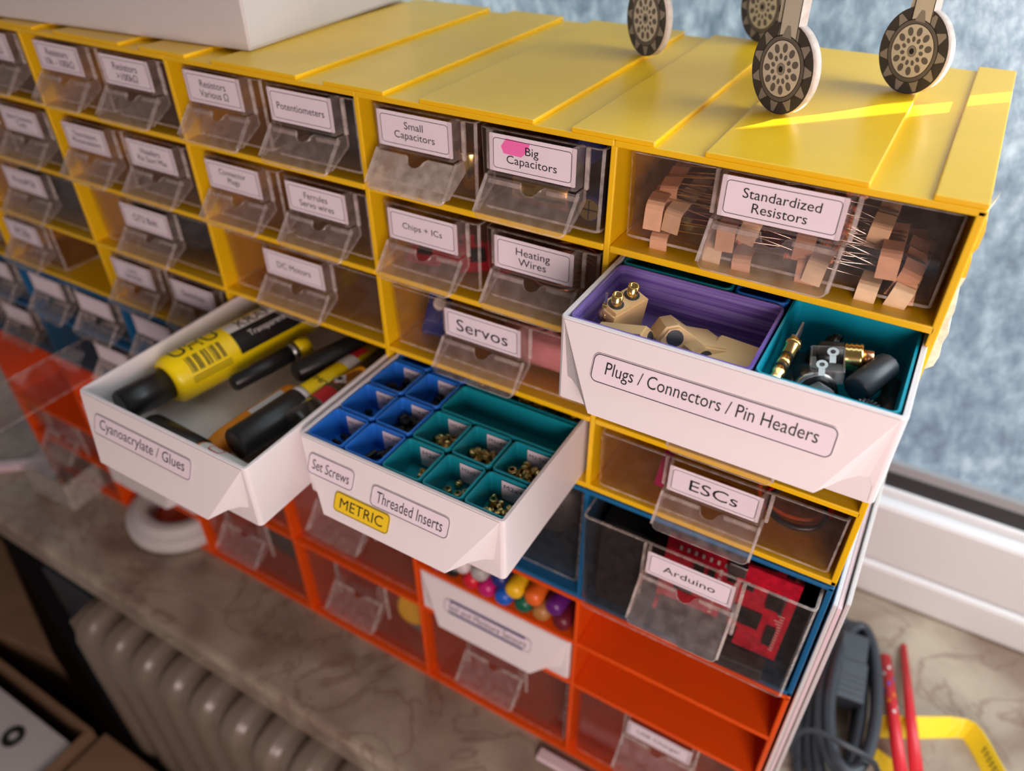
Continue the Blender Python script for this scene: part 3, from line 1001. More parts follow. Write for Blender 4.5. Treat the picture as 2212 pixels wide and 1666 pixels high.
def scatter(name, cat, label, group, kind, r, L, n, x0, y0, x1, y1, z, cx=None, cy=None, spread=0.35):
    """n pieces piled on the bin floor, settled by a simple height search"""
    proto = None
    placed = []
    cx = (x0 + x1) / 2 if cx is None else cx
    cy = (y0 + y1) / 2 if cy is None else cy
    hw, hh = (x1 - x0) / 2 - max(r, L / 2) - 0.0015, (y1 - y0) / 2 - max(r, L / 2) - 0.0015
    for i in range(n):
        best = None
        for t in range(30):
            px = min(max(rnd.gauss(cx, (x1 - x0) * spread * 0.5), (x0 + x1) / 2 - hw), (x0 + x1) / 2 + hw)
            py = min(max(rnd.gauss(cy, (y1 - y0) * spread * 0.5), (y0 + y1) / 2 - hh), (y0 + y1) / 2 + hh)
            up = rnd.random() < 0.22 and L < 0.008
            rad = max(r, L / 2) * 0.97
            pz = z + (L / 2 if up else r) + 0.0001
            for q in placed:
                d = math.hypot(q[0] - px, q[1] - py)
                rr_ = (rad + q[3]) * 0.90
                if d < rr_:
                    pz = max(pz, q[2] + math.sqrt(rr_ * rr_ - d * d) * 0.82)
            if best is None or pz < best[2]:
                best = (px, py, pz, rad, up)
        placed.append(best)
        if proto is None:
            o = insert_mesh(r, L, kind).build(name)
            proto = o
        else:
            o = proto.copy()
            COL.objects.link(o)
        o.location = best[:3]
        az = rnd.random() * 2 * pi
        o.rotation_euler = (rnd.uniform(-.2, .2), rnd.uniform(-.2, .2), az) if best[4] else (pi / 2 + rnd.uniform(-.25, .25), rnd.random() * 3, az)
        tag(o, label, cat, group)


def build_bins():
    # --- the bin drawer
    px, py = 0.02005, 0.02105
    X, Yb, z0, z1 = -0.2157, -0.0634, 0.2472, 0.2786
    g = 0.0003
    def cell(i, j, ni=1, nj=1):
        return X + i * px + g, Yb + j * py + g, X + (i + ni) * px - g, Yb + (j + nj) * py - g
    zf = z1 - 0.0127
    def small(i, j, mat, colour, txt, lab, pieces, ni=1, where=''):
        c = cell(i, j, ni)
        w = 0.0108
        one = txt.split('\n')[0].replace(' ', '') if txt else ''
        bin_obj('parts_bin', c[0], c[1], c[2], c[3], z0, z1, mat, '%s printed bin %s' % (colour, lab), 'bin', colour + ' bins in the white bin drawer',
                lab=(txt, w, 0.0100, 0.0006) if txt else None)
        for kind, r, L, n in pieces:
            if kind == 'insert':
                scatter('threaded_insert', 'insert', 'brass threaded insert lying in the teal %s bin' % one, 'brass inserts in the %s bin' % one, kind, r, L, n, *(c[0] + .001, c[1] + .001, c[2] - .001, c[3] - .001), zf, c[0] + px * 0.62, c[1] + py * 0.52)
            else:
                scatter('set_screw', 'screw', 'black set screw lying in the blue %s bin' % one, 'black set screws in the %s bin' % one, kind, r, L, n, *(c[0] + .001, c[1] + .001, c[2] - .001, c[3] - .001), zf, c[0] + px * 0.60, c[1] + py * 0.55)
    small(0, 0, 'bluep', 'blue', 'M2.5 x 4\nM2.5', 'at the drawer front marked M2.5 x 4', [('screw', 0.00125, 0.0042, 9)])
    small(1, 0, 'bluep', 'blue', 'M3 x 10', 'at the drawer front marked M3 x 10', [('screw', 0.0015, 0.0085, 4)])
    small(0, 1, 'bluep', 'blue', 'M3 x 3\nM3', 'in the middle row marked M3 x 3', [('screw', 0.0015, 0.0032, 8)])
    small(1, 1, 'bluep', 'blue', 'M4 x 4', 'with the biggest heap of black screws', [('screw', 0.0020, 0.0042, 22)])
    small(0, 2, 'bluep', 'blue', 'M4x5', 'in the back row marked M4x5', [('screw', 0.0020, 0.0050, 9)])
    small(1, 2, 'bluep', 'blue', 'M5x5', 'below the clear servo drawer handle marked M5x5', [('screw', 0.0025, 0.0050, 6)])
    small(2, 0, 'tealp', 'teal', 'M2x3', 'with very few inserts marked M2x3', [('insert', 0.0015, 0.0030, 4)])
    small(3, 0, 'tealp', 'teal', 'M2x2.5', 'at the drawer front marked M2x2.5', [('insert', 0.0016, 0.0025, 5)])
    small(4, 0, 'tealp', 'teal', 'M2x4', 'in the front corner marked M2x4', [('insert', 0.0016, 0.0040, 9)])
    small(2, 1, 'tealp', 'teal', 'M2.5x4', 'beside the blue bins marked M2.5x4', [('insert', 0.0018, 0.0042, 11)])
    small(3, 1, 'tealp', 'teal', 'M3x4.8\nM3x5.7', 'in the middle marked M3x4.8', [('insert', 0.0022, 0.0050, 9)])
    small(4, 1, 'tealp', 'teal', 'M2.5x5', 'beside the drawer side marked M2.5x5', [('insert', 0.0020, 0.0052, 10)])
    c = cell(2, 2, 3)
    bin_obj('parts_bin', c[0], c[1], c[2], c[3], z0, z1, 'tealp', 'long empty teal printed bin across three small ones', 'bin', 'teal bins in the white bin drawer')
    c = cell(2, 3, 3)
    bin_obj('parts_bin', c[0], c[1], c[2], c[3], z0, z1, 'tealp', 'teal printed bin of brass inserts half under the yellow shelf', 'bin', 'teal bins in the white bin drawer')
    scatter('threaded_insert', 'insert', 'large brass threaded insert in the bin under the yellow shelf', 'brass inserts under the yellow shelf', 'insert', 0.0030, 0.0058, 46, c[0] + .001, c[1] + .001, c[2] - .001, c[3] - .001, zf, None, None, 0.9)
    for i in (0, 1):
        c = cell(i, 3)
        bin_obj('parts_bin', c[0], c[1], c[2], c[3], z0, z1, 'bluep', ['dark blue printed bin', 'blue printed bin'][i] + ' behind the others, %s the yellow shelf' % ['just inside', 'deep under'][i], 'bin', 'blue bins in the white bin drawer')
    # --- the plugs drawer
    z0, z1 = 0.3284, 0.3590
    DP = 0.0165
    bin_obj('parts_bin', -0.1052, -0.0392, -0.0448, 0.0030, z0, z1, 'purplep', 'wide shiny purple printed bin with beige connectors', 'bin', 'bins in the white plugs drawer', rc=0.003, depth=DP)
    bin_obj('parts_bin', -0.0442, -0.0392, -0.0034, 0.0105, z0, z1, 'cyanp', 'bright teal printed bin holding audio plugs', 'bin', 'bins in the white plugs drawer', rc=0.003, depth=DP)
    bin_obj('parts_bin', -0.1052, 0.0036, -0.0640, 0.0500, z0, z1, 'tealp', 'dark teal printed bin behind the purple one', 'bin', 'bins in the white plugs drawer', rc=0.003, depth=DP)
    bin_obj('parts_bin', -0.0634, 0.0036, -0.0448, 0.0500, z0, z1, 'bluep', 'narrow blue printed bin behind the purple one', 'bin', 'bins in the white plugs drawer', rc=0.003, depth=DP)
    # beige power connectors
    zf = z1 - DP + 0.0001
    def conn(loc, rot, label, sock=True, plain=False):
        e = tag(empty('power_connector', loc, rot), label, 'connector', 'beige power connectors in the purple bin')
        b = M('beige', 'dark')
        p = [(-0.0080, -0.0040), (0.0080, -0.0040), (0.0080, 0.0040), (-0.0052, 0.0040), (-0.0080, 0.0012)]
        b.prism(p, 0, 0.0160, 0)
        b.prism([(x * 0.86, y * 0.86) for x, y in p], 0.0160, 0.0172, 0)
        if not plain:
            for x in (-0.0037, 0.0037):
                b.T = Matrix.Translation((x, 0, 0))
                b.lathe([(0.0028, 0.01722), (0.0028, 0.01726)], 14, 1)
                b.T = Matrix.Identity(4)
        else:
            b.box(-0.0058, -0.0042, 0.004, 0.0058, -0.00402, 0.0042, 1)
            b.box(-0.0058, -0.0042, 0.004, -0.0056, -0.00402, 0.010, 1)
        b.build('housing', e, 0.0004, 2)
        if sock:
            for x in (-0.0037, 0.0037):
                g_ = M('gold')
                g_.T = Matrix.Translation((x, 0, 0))
                g_.lathe([(0.0019, 0.0130), (0.0019, 0.0215), (0.0013, 0.0215), (0.0012, 0.018)], 14, 0)
                g_.build('gold_pin', e)
        return e
    conn((-0.0960, -0.0185, zf + 0.0005), (0.22, -0.10, 1.20), 'beige power connector standing with gold pins up')
    conn((-0.0950, -0.0315, zf + 0.0045), (0.25, 1.35, 0.25), 'beige power connector lying along the bin front', False)
    conn((-0.0760, -0.0140, zf + 0.0052), (1.15, 0.55, 0.25), 'beige power connector tilted up on its corner', False)
    conn((-0.0720, -0.0165, zf + 0.0062), (1.45, 0.35, 0.85), 'beige power connector showing a round dark hole', False)
    conn((-0.0660, -0.0190, zf + 0.0038), (1.57, 0.0, 0.45), 'low beige power connector close to the bin front', False)
    conn((-0.0545, -0.0150, zf + 0.0052), (1.53, 0.0, -0.10), 'plain beige connector block alone at the bin end', False, True).scale = (1.12, 1.12, 1.12)
    ball = M('gold', 'steel')
    ball.T = Matrix.Translation((0, 0, 0.0026))
    ball.lathe([(0.0003, -0.0026), (0.0018, -0.0019), (0.0026, -0.0002), (0.0023, 0.0014), (0.0012, 0.0024), (0.0012, 0.0040), (0.0004, 0.0041)], 16)
    ball.box(-0.0004, -0.0002, 0.002, 0.0004, 0.0002, 0.0085, 1)
    o = ball.build('bullet_plug')
    o.location = (-0.0975, -0.0262, zf + 0.0098)
    tag(o, 'round gold bullet plug with a thin steel tab in the purple bin', 'plug')
    # audio plugs
    def along(a, b):
        a, b = Vector(a), Vector(b)
        return a, (b - a).to_track_quat('Z', 'X').to_euler()
    def audio(p0, p1, label, cap='black', cable=False):
        a, rt = along(p0, p1)
        L = (Vector(p1) - Vector(p0)).length
        e = tag(empty('audio_plug', a, rt), label, 'plug', 'audio plugs in the teal bin')
        s = M('gold', 'black')
        s.T = Matrix.Scale(1.2 if cap == 'tab' else 1.0, 4)
        s.lathe([(0.0002, 0), (0.0012, 0.0008), (0.0016, 0.0022), (0.0013, 0.0034), (0.0017, 0.0042), (0.0017, 0.0062)], 14, 0)
        for z in (0.0062, 0.0107):
            s.lathe([(0.00172, z), (0.00172, z + 0.0006)], 14, 1)
        s.lathe([(0.0017, 0.0068), (0.0017, 0.0107)], 14, 0)
        s.lathe([(0.0017, 0.0113), (0.0017, 0.0150), (0.0021, 0.0150), (0.0021, 0.0168)], 14, 0)
        s.build('shaft', e)
        if cap == 'tab':
            t_ = M('steel')
            t_.box(-0.0026, -0.0003, 0.0198, 0.0022, 0.0003, L)
            t_.box(-0.0026, -0.0022, 0.0198, -0.0021, 0.0003, L - 0.002)
            t_.build('solder_tab', e)
        else:
            c_ = M(cap)
            c_.lathe([(0.0040, 0.0165), (0.0046, 0.0172), (0.0046, L - 0.004), (0.0034, L)], 18)
            c_.build('cap', e)
        return e
    audio((-0.0385, -0.0362, zf + 0.0120), (-0.0372, -0.0085, zf + 0.0170), 'gold audio plug with two black rings and a steel tab, leaning on the bin front', 'tab')
    audio((-0.0120, -0.0060, zf + 0.0075), (-0.0300, -0.0035, zf + 0.0105), 'black audio plug lying across the back of the teal bin')
    # ribbed gold ring plug
    a, rt = along((-0.0230, -0.0115, zf + 0.0125), (-0.0145, -0.0105, zf + 0.0140))
    e = tag(empty('screw_plug', a, rt), 'screw plug with ribbed gold sleeve and black end', 'plug')
    s = M('gold')
    pr = []
    for i in range(9):
        pr.append((0.0044 if i % 2 else 0.0040, i * 0.0007))
    s.lathe(pr, 20)
    s.build('gold_sleeve', e)
    s = M('black')
    s.lathe([(0.0040, -0.0075), (0.0044, -0.0065), (0.0044, 0.0)], 18)
    s.build('cap', e)
    s = M('copper')
    s.lathe([(0.0026, 0.0056), (0.0024, 0.0085), (0.0008, 0.0088)], 14)
    s.build('tip', e)
    # clear socket with steel lugs
    e = tag(empty('jack_socket', (-0.0262, -0.0185, zf + 0.0105), (0.35, -0.15, 0.2)), 'small clear jack socket with two ring shaped steel lugs', 'socket')
    s = M('clear_lip')
    s.tray(-0.0050, -0.0050, 0, 0.0050, 0.0050, 0.0060, 0.0006, 0.0006, 0.0006)
    s.build('housing', e)
    for k, (x, y) in enumerate(((-0.0015, -0.0028), (0.0014, 0.0022))):
        s = M('steel')
        n = 12
        ro, ri = 0.0017, 0.0008
        vs_ = [(x + q * cos(2 * pi * i / n), y + q * sin(2 * pi * i / n), z) for z in (0.0062, 0.0066) for q in (ro, ri) for i in range(n)]
        fs = []
        for i in range(n):
            j = (i + 1) % n
            fs += [(2 * n + i, 2 * n + j, 3 * n + j, 3 * n + i), (i, n + i, n + j, j), (i, j, 2 * n + j, 2 * n + i), (n + i, 3 * n + i, 3 * n + j, n + j)]
        s.add(vs_, fs)
        s.box(x - 0.0009, y - 0.0042, 0.0062, x + 0.0009, y - 0.0015, 0.0066)
        s.build('solder_lug', e)
    # black strain-relief plug with a steel ring and a blue-black block
    a, rt = along((-0.0285, -0.0235, zf + 0.0050), (-0.0225, -0.0335, zf + 0.0085))
    e = tag(empty('barrel_plug', a, rt), 'thick black plug with a shiny steel ring near the bin front', 'plug')
    s = M('black')
    s.lathe([(0.0062, -0.009), (0.0066, -0.006), (0.0066, 0.003), (0.0050, 0.0045)], 20)
    s.build('body', e)
    s = M('steel')
    s.lathe([(0.0068, 0.0012), (0.0070, 0.0016), (0.0070, 0.0034), (0.0058, 0.0036)], 24)
    s.build('ring', e)
    s = M('greypl')
    s.lathe([(0.0048, 0.0030), (0.0046, 0.0075), (0.0020, 0.0078)], 6, 0, True, 0, False)
    s.build('nut', e)
    # grey-brown flat sleeve and knurled knob
    a, rt = along((-0.0165, -0.0240, zf + 0.0100), (-0.0105, -0.0105, zf + 0.0130))
    s = M('rubber')
    s.lathe([(0.0038, 0), (0.0044, 0.0008), (0.0042, 0.0150), (0.0036, 0.0158)], 12)
    o = s.build('cable_sleeve')
    o.location, o.rotation_euler = a, rt
    tag(o, 'smooth dark grey sleeve lying slanted in the teal bin', 'sleeve')
    s = M('black')
    for i in range(26):
        for j in range(9):
            an, z = 2 * pi * (i + 0.5 * (j % 2)) / 26, j * 0.0010
            T0 = s.T
            s.T = Matrix.Rotation(an, 4, 'Z') @ Matrix.Translation((0.0052, 0, z))
            s.add([(0, -.0006, 0), (0, 0, .0007), (0, .0006, 0), (0, 0, -.0007), (.0005, 0, 0)], [(0, 3, 4), (3, 2, 4), (2, 1, 4), (1, 0, 4)])
            s.T = T0
    s.lathe([(0.0046, -0.0012), (0.0052, -0.0006), (0.0052, 0.0088), (0.0040, 0.0098)], 26)
    o = s.build('knurled_knob')
    o.location, o.rotation_euler = (-0.0125, -0.0285, zf + 0.0052), (1.35, 0.25, 0.35)
    tag(o, 'black knurled knob at the front of the teal bin', 'knob')
    for k, (p0, p1, lb) in enumerate((((-0.0335, -0.0060, zf + 0.0042), (-0.0100, 0.0050, zf + 0.0042), 'black plug half hidden under the yellow shelf'),
                                      ((-0.0060, -0.0340, zf + 0.0042), (-0.0070, -0.0060, zf + 0.0042), 'black plug lying along the outer wall of the teal bin'),
                                      ((-0.0340, -0.0300, zf + 0.0042), (-0.0350, -0.0060, zf + 0.0042), 'black plug under the gold audio plug'))):
        a, rt = along(p0, p1)
        L = (Vector(p1) - Vector(p0)).length
        s = M('black', 'steel')
        s.lathe([(0.0028, 0), (0.0040, 0.001), (0.0040, L * 0.55), (0.0030, L * 0.6), (0.0030, L - 0.001), (0.0022, L)], 16)
        o = s.build('power_plug')
        o.location, o.rotation_euler = a, rt
        tag(o, lb, 'plug', 'black plugs in the teal bin')


# ------------------------------------------------------------------ contents of the clear drawers
def build_contents():
    # taped resistors
    def strip(loc, rot, label, n=6, Ls=0.058, fold=1.0, pale=False, body=True, hang_l=True):
        e = tag(empty('resistor_strip', loc, rot), label, 'resistors', 'taped resistors in the clear top drawer')
        ld = M('lead', 'resist', 'red', 'ink')
        pitch = 0.0042
        for i in range(n):
            y = i * pitch
            z = 0.0006 * sin(i * 1.7)
            ld.cyl((-Ls / 2, y, z), (Ls / 2, y + rnd.uniform(-.002, .002), z + rnd.uniform(-.001, .001)), 0.00032, None, 5)
            if body:
                ld.T = Matrix.Translation((0, y, z)) @ Matrix.Rotation(pi / 2, 4, 'Y')
                ld.lathe([(0.0008, -0.0030), (0.0012, -0.0026), (0.0012, -0.0018), (0.00095, -0.0014), (0.00095, 0.0014), (0.0012, 0.0018), (0.0012, 0.0026), (0.0008, 0.0030)], 8, 1)
                for q, mi in ((-0.0022, 2), (0.0, 3), (0.0012, 2)):
                    ld.lathe([(0.00125, q), (0.00125, q + 0.0004)], 8, mi)
                ld.T = Matrix.Identity(4)
        ld.build('resistor_row', e)
        for s in (-1, 1):
            t = M('kraft2' if pale else 'kraft')
            x = s * (Ls / 2 - 0.0028)
            pts = [(x, -0.002, 0)]
            for i in range(1, 8):
                pts.append((x, (n - 1) * pitch * i / 7 + (0.0015 if i == 7 else 0), 0.0007 * sin(i * 2.1)))
            # the loose end bends down at the front
            pre = []
            if fold:
                for k in range(5):
                    a = pi / 2 * (4 - k) / 4 * fold
                    pre.append((x, -0.002 - 0.0035 * sin(a), -0.0035 * (1 - cos(a)) - (0.0060 if k == 0 else 0)))
            pts = pre + pts
            t.ribbon(pts, (1, 0, 0), 0.0062, 0.0005)
            t.build('paper_tape', e)
        return e
    xm, zf, y0 = -0.055, ZT - R + 0.0050, 0.0125
    S = [(-0.0680, 0.0120, 0.0035, 0.02, -0.06, 0.03, 'lowest resistor strip lying flat with folded brown tape', 1.0, False),
         (-0.0640, 0.0112, 0.0085, 0.10, 0.10, -0.05, 'resistor strip with pale tape end in the middle of the heap', 0.7, True),
         (-0.0705, 0.0122, 0.0135, -0.05, 0.02, 0.10, 'resistor strip on top of the heap with curled tape', 1.1, False),
         (-0.0385, 0.0120, 0.0040, 0.05, -0.10, 0.06, 'resistor strip pushed to the outer drawer side', 1.0, False),
         (-0.0370, 0.0118, 0.0095, 0.10, 0.22, -0.03, 'slanted resistor strip with long bare leads', 1.0, True),
         (-0.0365, 0.0125, 0.0150, 0.05, 0.30, 0.05, 'resistor strip with leads fanning down steeply', 1.0, False),
         (-0.050, 0.0200, 0.0190, 0.0, 0.06, 0.0, 'uppermost resistor strip just under the yellow top', 0.6, True),
         (-0.070, 0.0220, 0.0180, 0.0, -0.08, 0.12, 'short resistor strip behind the card holder', 0.8, False),
         (-0.0480, 0.0110, 0.0030, 0.03, 0.02, -0.02, 'resistor strip at the drawer bottom behind the clear handle', 0.9, True),
         (-0.0450, 0.0118, 0.0120, -0.04, -0.05, 0.04, 'resistor strip halfway up behind the card', 0.9, False)]
    for x, y, z, rx, ry, rz, lb, fo, pale in S:
        strip((x, y, zf + z), (rx, ry, rz), lb, rnd.choice([5, 6, 7]), 0.056, fo, pale)
    # loose resistor on the rim of the drawer
    s = M('resist', 'red', 'ink', 'lead')
    s.T = Matrix.Rotation(pi / 2, 4, 'Y')
    s.lathe([(0.0008, -0.0033), (0.0014, -0.0028), (0.0014, -0.0018), (0.0011, -0.0013), (0.0011, 0.0013), (0.0014, 0.0018), (0.0014, 0.0028), (0.0008, 0.0033)], 10)
    for q, mi in ((-0.0025, 1), (-0.0004, 2), (0.0010, 1)):
        s.lathe([(0.00145, q), (0.00145, q + 0.0005)], 10, mi)
    s.cyl((0, 0, -0.026), (0, 0, 0.024), 0.00032, None, 6, 3)
    o = s.build('resistor')
    o.location, o.rotation_euler = (-0.0340, 0.0105, ZT - 0.0072), (0, 0.06, 0.12)
    tag(o, 'single orange brown resistor lying on top of the strips', 'resistor')
    # capacitors
    def cap(p0, p1, r, label, mat='sleeve'):
        a, b = Vector(p0), Vector(p1)
        e = tag(empty('capacitor', a, (b - a).to_track_quat('Z', 'X').to_euler()), label, 'capacitor', 'capacitors in the pink stained drawer')
        L = (b - a).length
        s = M(mat)
        s.lathe([(r * 0.9, 0.0), (r, 0.0008), (r, L - 0.001), (r * 0.9, L)], 22)
        s.build('sleeve', e)
        s = M('gold', 'ink')
        s.lathe([(r * 0.82, -0.0004), (r * 0.82, 0.0003)], 22)
        s.box(-r * 0.7, -0.0002, -0.00055, r * 0.7, 0.0002, -0.0004, 1)
        s.box(-0.0002, -r * 0.7, -0.00055, 0.0002, r * 0.7, -0.0004, 1)
        s.build('can_top', e)
    zb = ZT - R + 0.0049
    cap((-0.1205, 0.0065, zb + 0.0052), (-0.1205, 0.026, zb + 0.0052), 0.0050, 'dark blue capacitor with a gold end facing out')
    cap((-0.1520, 0.0100, zb + 0.0075), (-0.1290, 0.0120, zb + 0.0075), 0.0072, 'pale gold capacitor lying across behind the handle', 'gold')
    cap((-0.1400, 0.0300, zb + 0.0230), (-0.1250, 0.0150, zb + 0.0240), 0.0060, 'blue capacitor on top behind the card')
    s = M('gold')
    s.lathe([(0.004, 0), (0.0048, 0.001), (0.0048, 0.016), (0.004, 0.017)], 18)
    o = s.build('capacitor')
    o.location, o.rotation_euler = (-0.1740, 0.0115, zb + 0.002), (0.2, 0.1, 0)
    tag(o, 'yellow gold capacitor standing in the scuffed drawer', 'capacitor')
    # small boards and chips
    zb = ZT - 2 * R + 0.0049
    for i in range(4):
        s = M('redpcb', 'black', 'steel')
        s.box(-0.009, -0.007, 0, 0.009, 0.007, 0.0014)
        s.box(-0.004, -0.003, 0.0014, 0.003, 0.003, 0.0028, 1)
        for q in range(5):
            s.box(-0.008 + q * 0.0035, 0.005, 0.0014, -0.0068 + q * 0.0035, 0.0062, 0.0030, 2)
        o = s.build('breakout_board')
        o.location = (-0.202 + 0.011 * i + (0.004 if i == 3 else 0), 0.0165 + 0.003 * i, zb + 0.0035 + 0.0025 * (i % 2))
        o.rotation_euler = (0.5 + 0.1 * i, 0.1 * (i - 1), 0.4 * i)
        tag(o, ['red breakout board flat at the drawer bottom', 'red breakout board tilted on another one', 'red breakout board leaning behind the handle', 'red breakout board at the drawer side'][i], 'board', 'red boards in the chips drawer')
    # heating wire
    s = M('copper')
    s.tube([(0.015 * cos(t * 0.35) * (1 - 0.0008 * t), 0.014 * sin(t * 0.35), 0.002 + 0.00012 * t) for t in range(90)], 0.0007, 6)
    o = s.build('wire_coil')
    o.location = (-0.139, 0.028, ZT - 2 * R + 0.0052)
    tag(o, 'coil of brown heating wire in the half hidden drawer', 'wire')
    # servo and bag
    e = tag(empty('servo_motor', (-0.2055, 0.0240, ZT - 3 * R + 0.0125), (0.6, 0.25, 0.5)), 'small dark blue servo with a white round horn', 'servo')
    s = M('servo')
    s.box(-0.0055, -0.011, -0.006, 0.0055, 0.011, 0.012)
    s.box(-0.0055, -0.0155, 0.006, 0.0055, 0.0155, 0.0082)
    s.lathe([(0.0055, 0.012), (0.0055, 0.016)], 16)
    s.build('case', e, 0.0005)
    s = M('tube_w')
    s.T = Matrix.Translation((0, -0.004, 0))
    s.lathe([(0.0030, 0.0160), (0.0032, 0.0190), (0.0026, 0.0196)], 16)
    s.build('horn', e)
    def bag(name, x, y, z, sx, sy, sz, mat, label, cat, seed):
        q = random.Random(seed)
        s = M(mat)
        n, m_ = 14, 10
        vs_, fs = [], []
        for j in range(m_ + 1):
            ph = pi * j / m_
            for i in range(n):
                th = 2 * pi * i / n
                rr_ = 1 + 0.22 * (q.random() - 0.5)
                p = [sin(ph) * cos(th), sin(ph) * sin(th), cos(ph)]
                p = [math.copysign(abs(c) ** 0.6, c) * rr_ for c in p]
                vs_.append((p[0] * sx, p[1] * sy, p[2] * sz))
        for j in range(m_):
            for i in range(n):
                i2 = (i + 1) % n
                fs.append((j * n + i, j * n + i2, (j + 1) * n + i2, (j + 1) * n + i)[::-1])
        s.add(vs_, fs, 0, True)
        o = s.build(name)
        o.location = (x, y, z)
        tag(o, label, cat)
        return o
    bag('plastic_bag', -0.1420, 0.022, ZT - 3 * R + 0.0145, 0.025, 0.010, 0.0085, 'pinkbag', 'crumpled pink plastic bag of small parts in the servo drawer', 'bag', 3)
    bag('black_pouch', -0.500, 0.030, ZT - 3 * R + 0.0160, 0.042, 0.018, 0.0105, 'dark', 'dark anti-static pouch in the wide drawer of the third yellow row', 'pouch', 5)
    bag('cable_bundle', -0.2490, 0.028, ZT - 1 * R + 0.0150, 0.019, 0.014, 0.0095, 'dark', 'dark potentiometers heap in the drawer beside the yellow divider', 'electronics', 6)
    bag('black_pouch', -0.3890, 0.030, ZT - 3 * R + 0.0150, 0.040, 0.016, 0.0095, 'dark', 'dark rolled belt in the wide drawer near the blue cabinet', 'belt', 8)
    bag('black_pouch', -0.4700, 0.030, ZT - 2 * R + 0.0140, 0.017, 0.014, 0.0085, 'dark', 'dark pouch in the half drawer of the second yellow row', 'pouch', 9)
    bag('black_pouch', -0.1640, 0.050, ZT - 6 * R + 0.0340, 0.046, 0.035, 0.026, 'dark', 'black power supply heap under the white bin drawer', 'electronics', 10)
    bag('black_pouch', -0.2740, 0.045, ZT - 6 * R + 0.0300, 0.044, 0.030, 0.022, 'dark', 'black heap in the deep blue drawer between the white drawers', 'electronics', 11)
    bag('wire_tangle', -0.3720, 0.040, 0.0300, 0.028, 0.020, 0.019, 'dark', 'dark tangled cables in the deep orange drawer by the white ring', 'cables', 12)
    # ESC wires
    for k, (x, y, rr_, mat, lb) in enumerate(((-0.0240, 0.026, 0.013, 'red', 'loop of red wire in the speed controller drawer'), (-0.0255, 0.030, 0.0145, 'orangec', 'loop of orange wire behind the red one'), (-0.0235, 0.022, 0.0115, 'black', 'loop of dark wire inside the red one'))):
        s = M(mat)
        s.tube([(x + rr_ * cos(t * 0.28 + k) * 1.05, y + rr_ * 0.7 * sin(t * 0.28 + k), ZT - 4 * R + 0.0075 + 0.0011 * k + 0.006 * (0.5 + 0.5 * sin(t * 0.28 + k))) for t in range(22)], 0.0012, 8)
        o = s.build('wire_loop')
        tag(o, lb, 'wire', 'wires in the speed controller drawer')
    s = M('red')
    s.tube([(-0.0640, 0.012, ZT - 4 * R + 0.017), (-0.055, 0.0145, ZT - 4 * R + 0.0165), (-0.046, 0.015, ZT - 4 * R + 0.015), (-0.0370, 0.013, ZT - 4 * R + 0.0140)], 0.0026, 10)
    o = s.build('heat_shrink_sleeve')
    tag(o, 'red heat shrink sleeve behind the speed controller drawer handle', 'sleeve')
    s = M('magenta')
    s.box(-0.0022, -0.0005, 0, 0.0022, 0.0005, 0.020)
    o = s.build('plastic_strip')
    o.location, o.rotation_euler = (-0.0810, 0.0135, ZT - 4 * R + 0.0050), (-0.1, 0.12, 0)
    tag(o, 'magenta plastic strip standing in the speed controller drawer', 'strip')
    s = M('kraft2')
    s.box(-0.016, 0, -0.004, 0.010, 0.030, 0.004)
    o = s.build('small_carton')
    o.location, o.rotation_euler = (-0.0880, 0.045, ZT - 4 * R + 0.025), (0, 0, 0.1)
    tag(o, 'pale orange carton deep in the speed controller drawer', 'carton')
    # microcontroller boards leaning in the deep drawer
    def board(loc, rot, label, sx=0.030, sz=0.052):
        e = tag(empty('microcontroller_board', loc, rot), label, 'circuit board', 'red circuit boards in the tilted drawer')
        b = M('redpcb', 'tube_w')
        b.box(-sx, -0.0008, 0, sx, 0.0008, sz)
        for q in range(14):
            b.box(-sx * 0.15, -0.0009, 0.008 + q * 0.0026, -sx * 0.10, -0.0008, 0.0092 + q * 0.0026, 1)
            b.box(sx * 0.86 - 0.001 * (q % 3), -0.0009, 0.006 + q * 0.0018, sx * 0.92, -0.0008, 0.0064 + q * 0.0018, 1)
        for q in range(9):
            b.box(-sx + 0.006 + q * 0.0035, -0.00095, sz - 0.0065, -sx + 0.0072 + q * 0.0035, -0.0008, sz - 0.0040, 1)
        b.build('circuit_board', e)
        s = M('steel')
        s.box(-sx * 0.05, -0.0040, sz - 0.006, sx * 0.22, -0.0008, sz + 0.0005)
        s.build('usb_port', e, 0.0005)
        for x, z, w, h in ((0.40, 0.42, 0.013, 0.010), (-0.25, 0.62, 0.0030, 0.018), (0.72, 0.72, 0.007, 0.009), (-0.6, 0.45, 0.009, 0.0045), (0.05, 0.80, 0.004, 0.004), (0.30, 0.78, 0.005, 0.003), (0.10, 0.30, 0.004, 0.007), (0.80, 0.30, 0.004, 0.012), (-0.45, 0.75, 0.005, 0.005)):
            s = M('black')
            s.box(sx * x - w / 2, -0.0026, sz * z - h / 2, sx * x + w / 2, -0.0008, sz * z + h / 2)
            s.build('chip', e, 0.0003)
        s = M('steel')
        for q in range(4):
            s.box(sx - 0.0060, -0.0022, sz * 0.60 + q * 0.0034, sx - 0.0040, -0.0008, sz * 0.60 + q * 0.0034 + 0.0016)
        s.build('solder_pads', e)
        s = M('black')
        s.box(-sx + 0.003, -0.0085, sz * 0.18, -sx + 0.040, -0.0008, sz * 0.18 + 0.0025)
        s.build('pin_header', e)
    zb = ZT - 6 * R + 0.0050
    board((-0.0420, 0.0060, zb + 0.0080), (-0.05, 0.03, 0.03), 'red circuit board standing right behind the clear front')
    board((-0.0420, 0.0400, zb + 0.0060), (-0.15, 0.0, 0.05), 'red circuit board standing further back in the drawer', 0.032, 0.058)
    s = M('black')
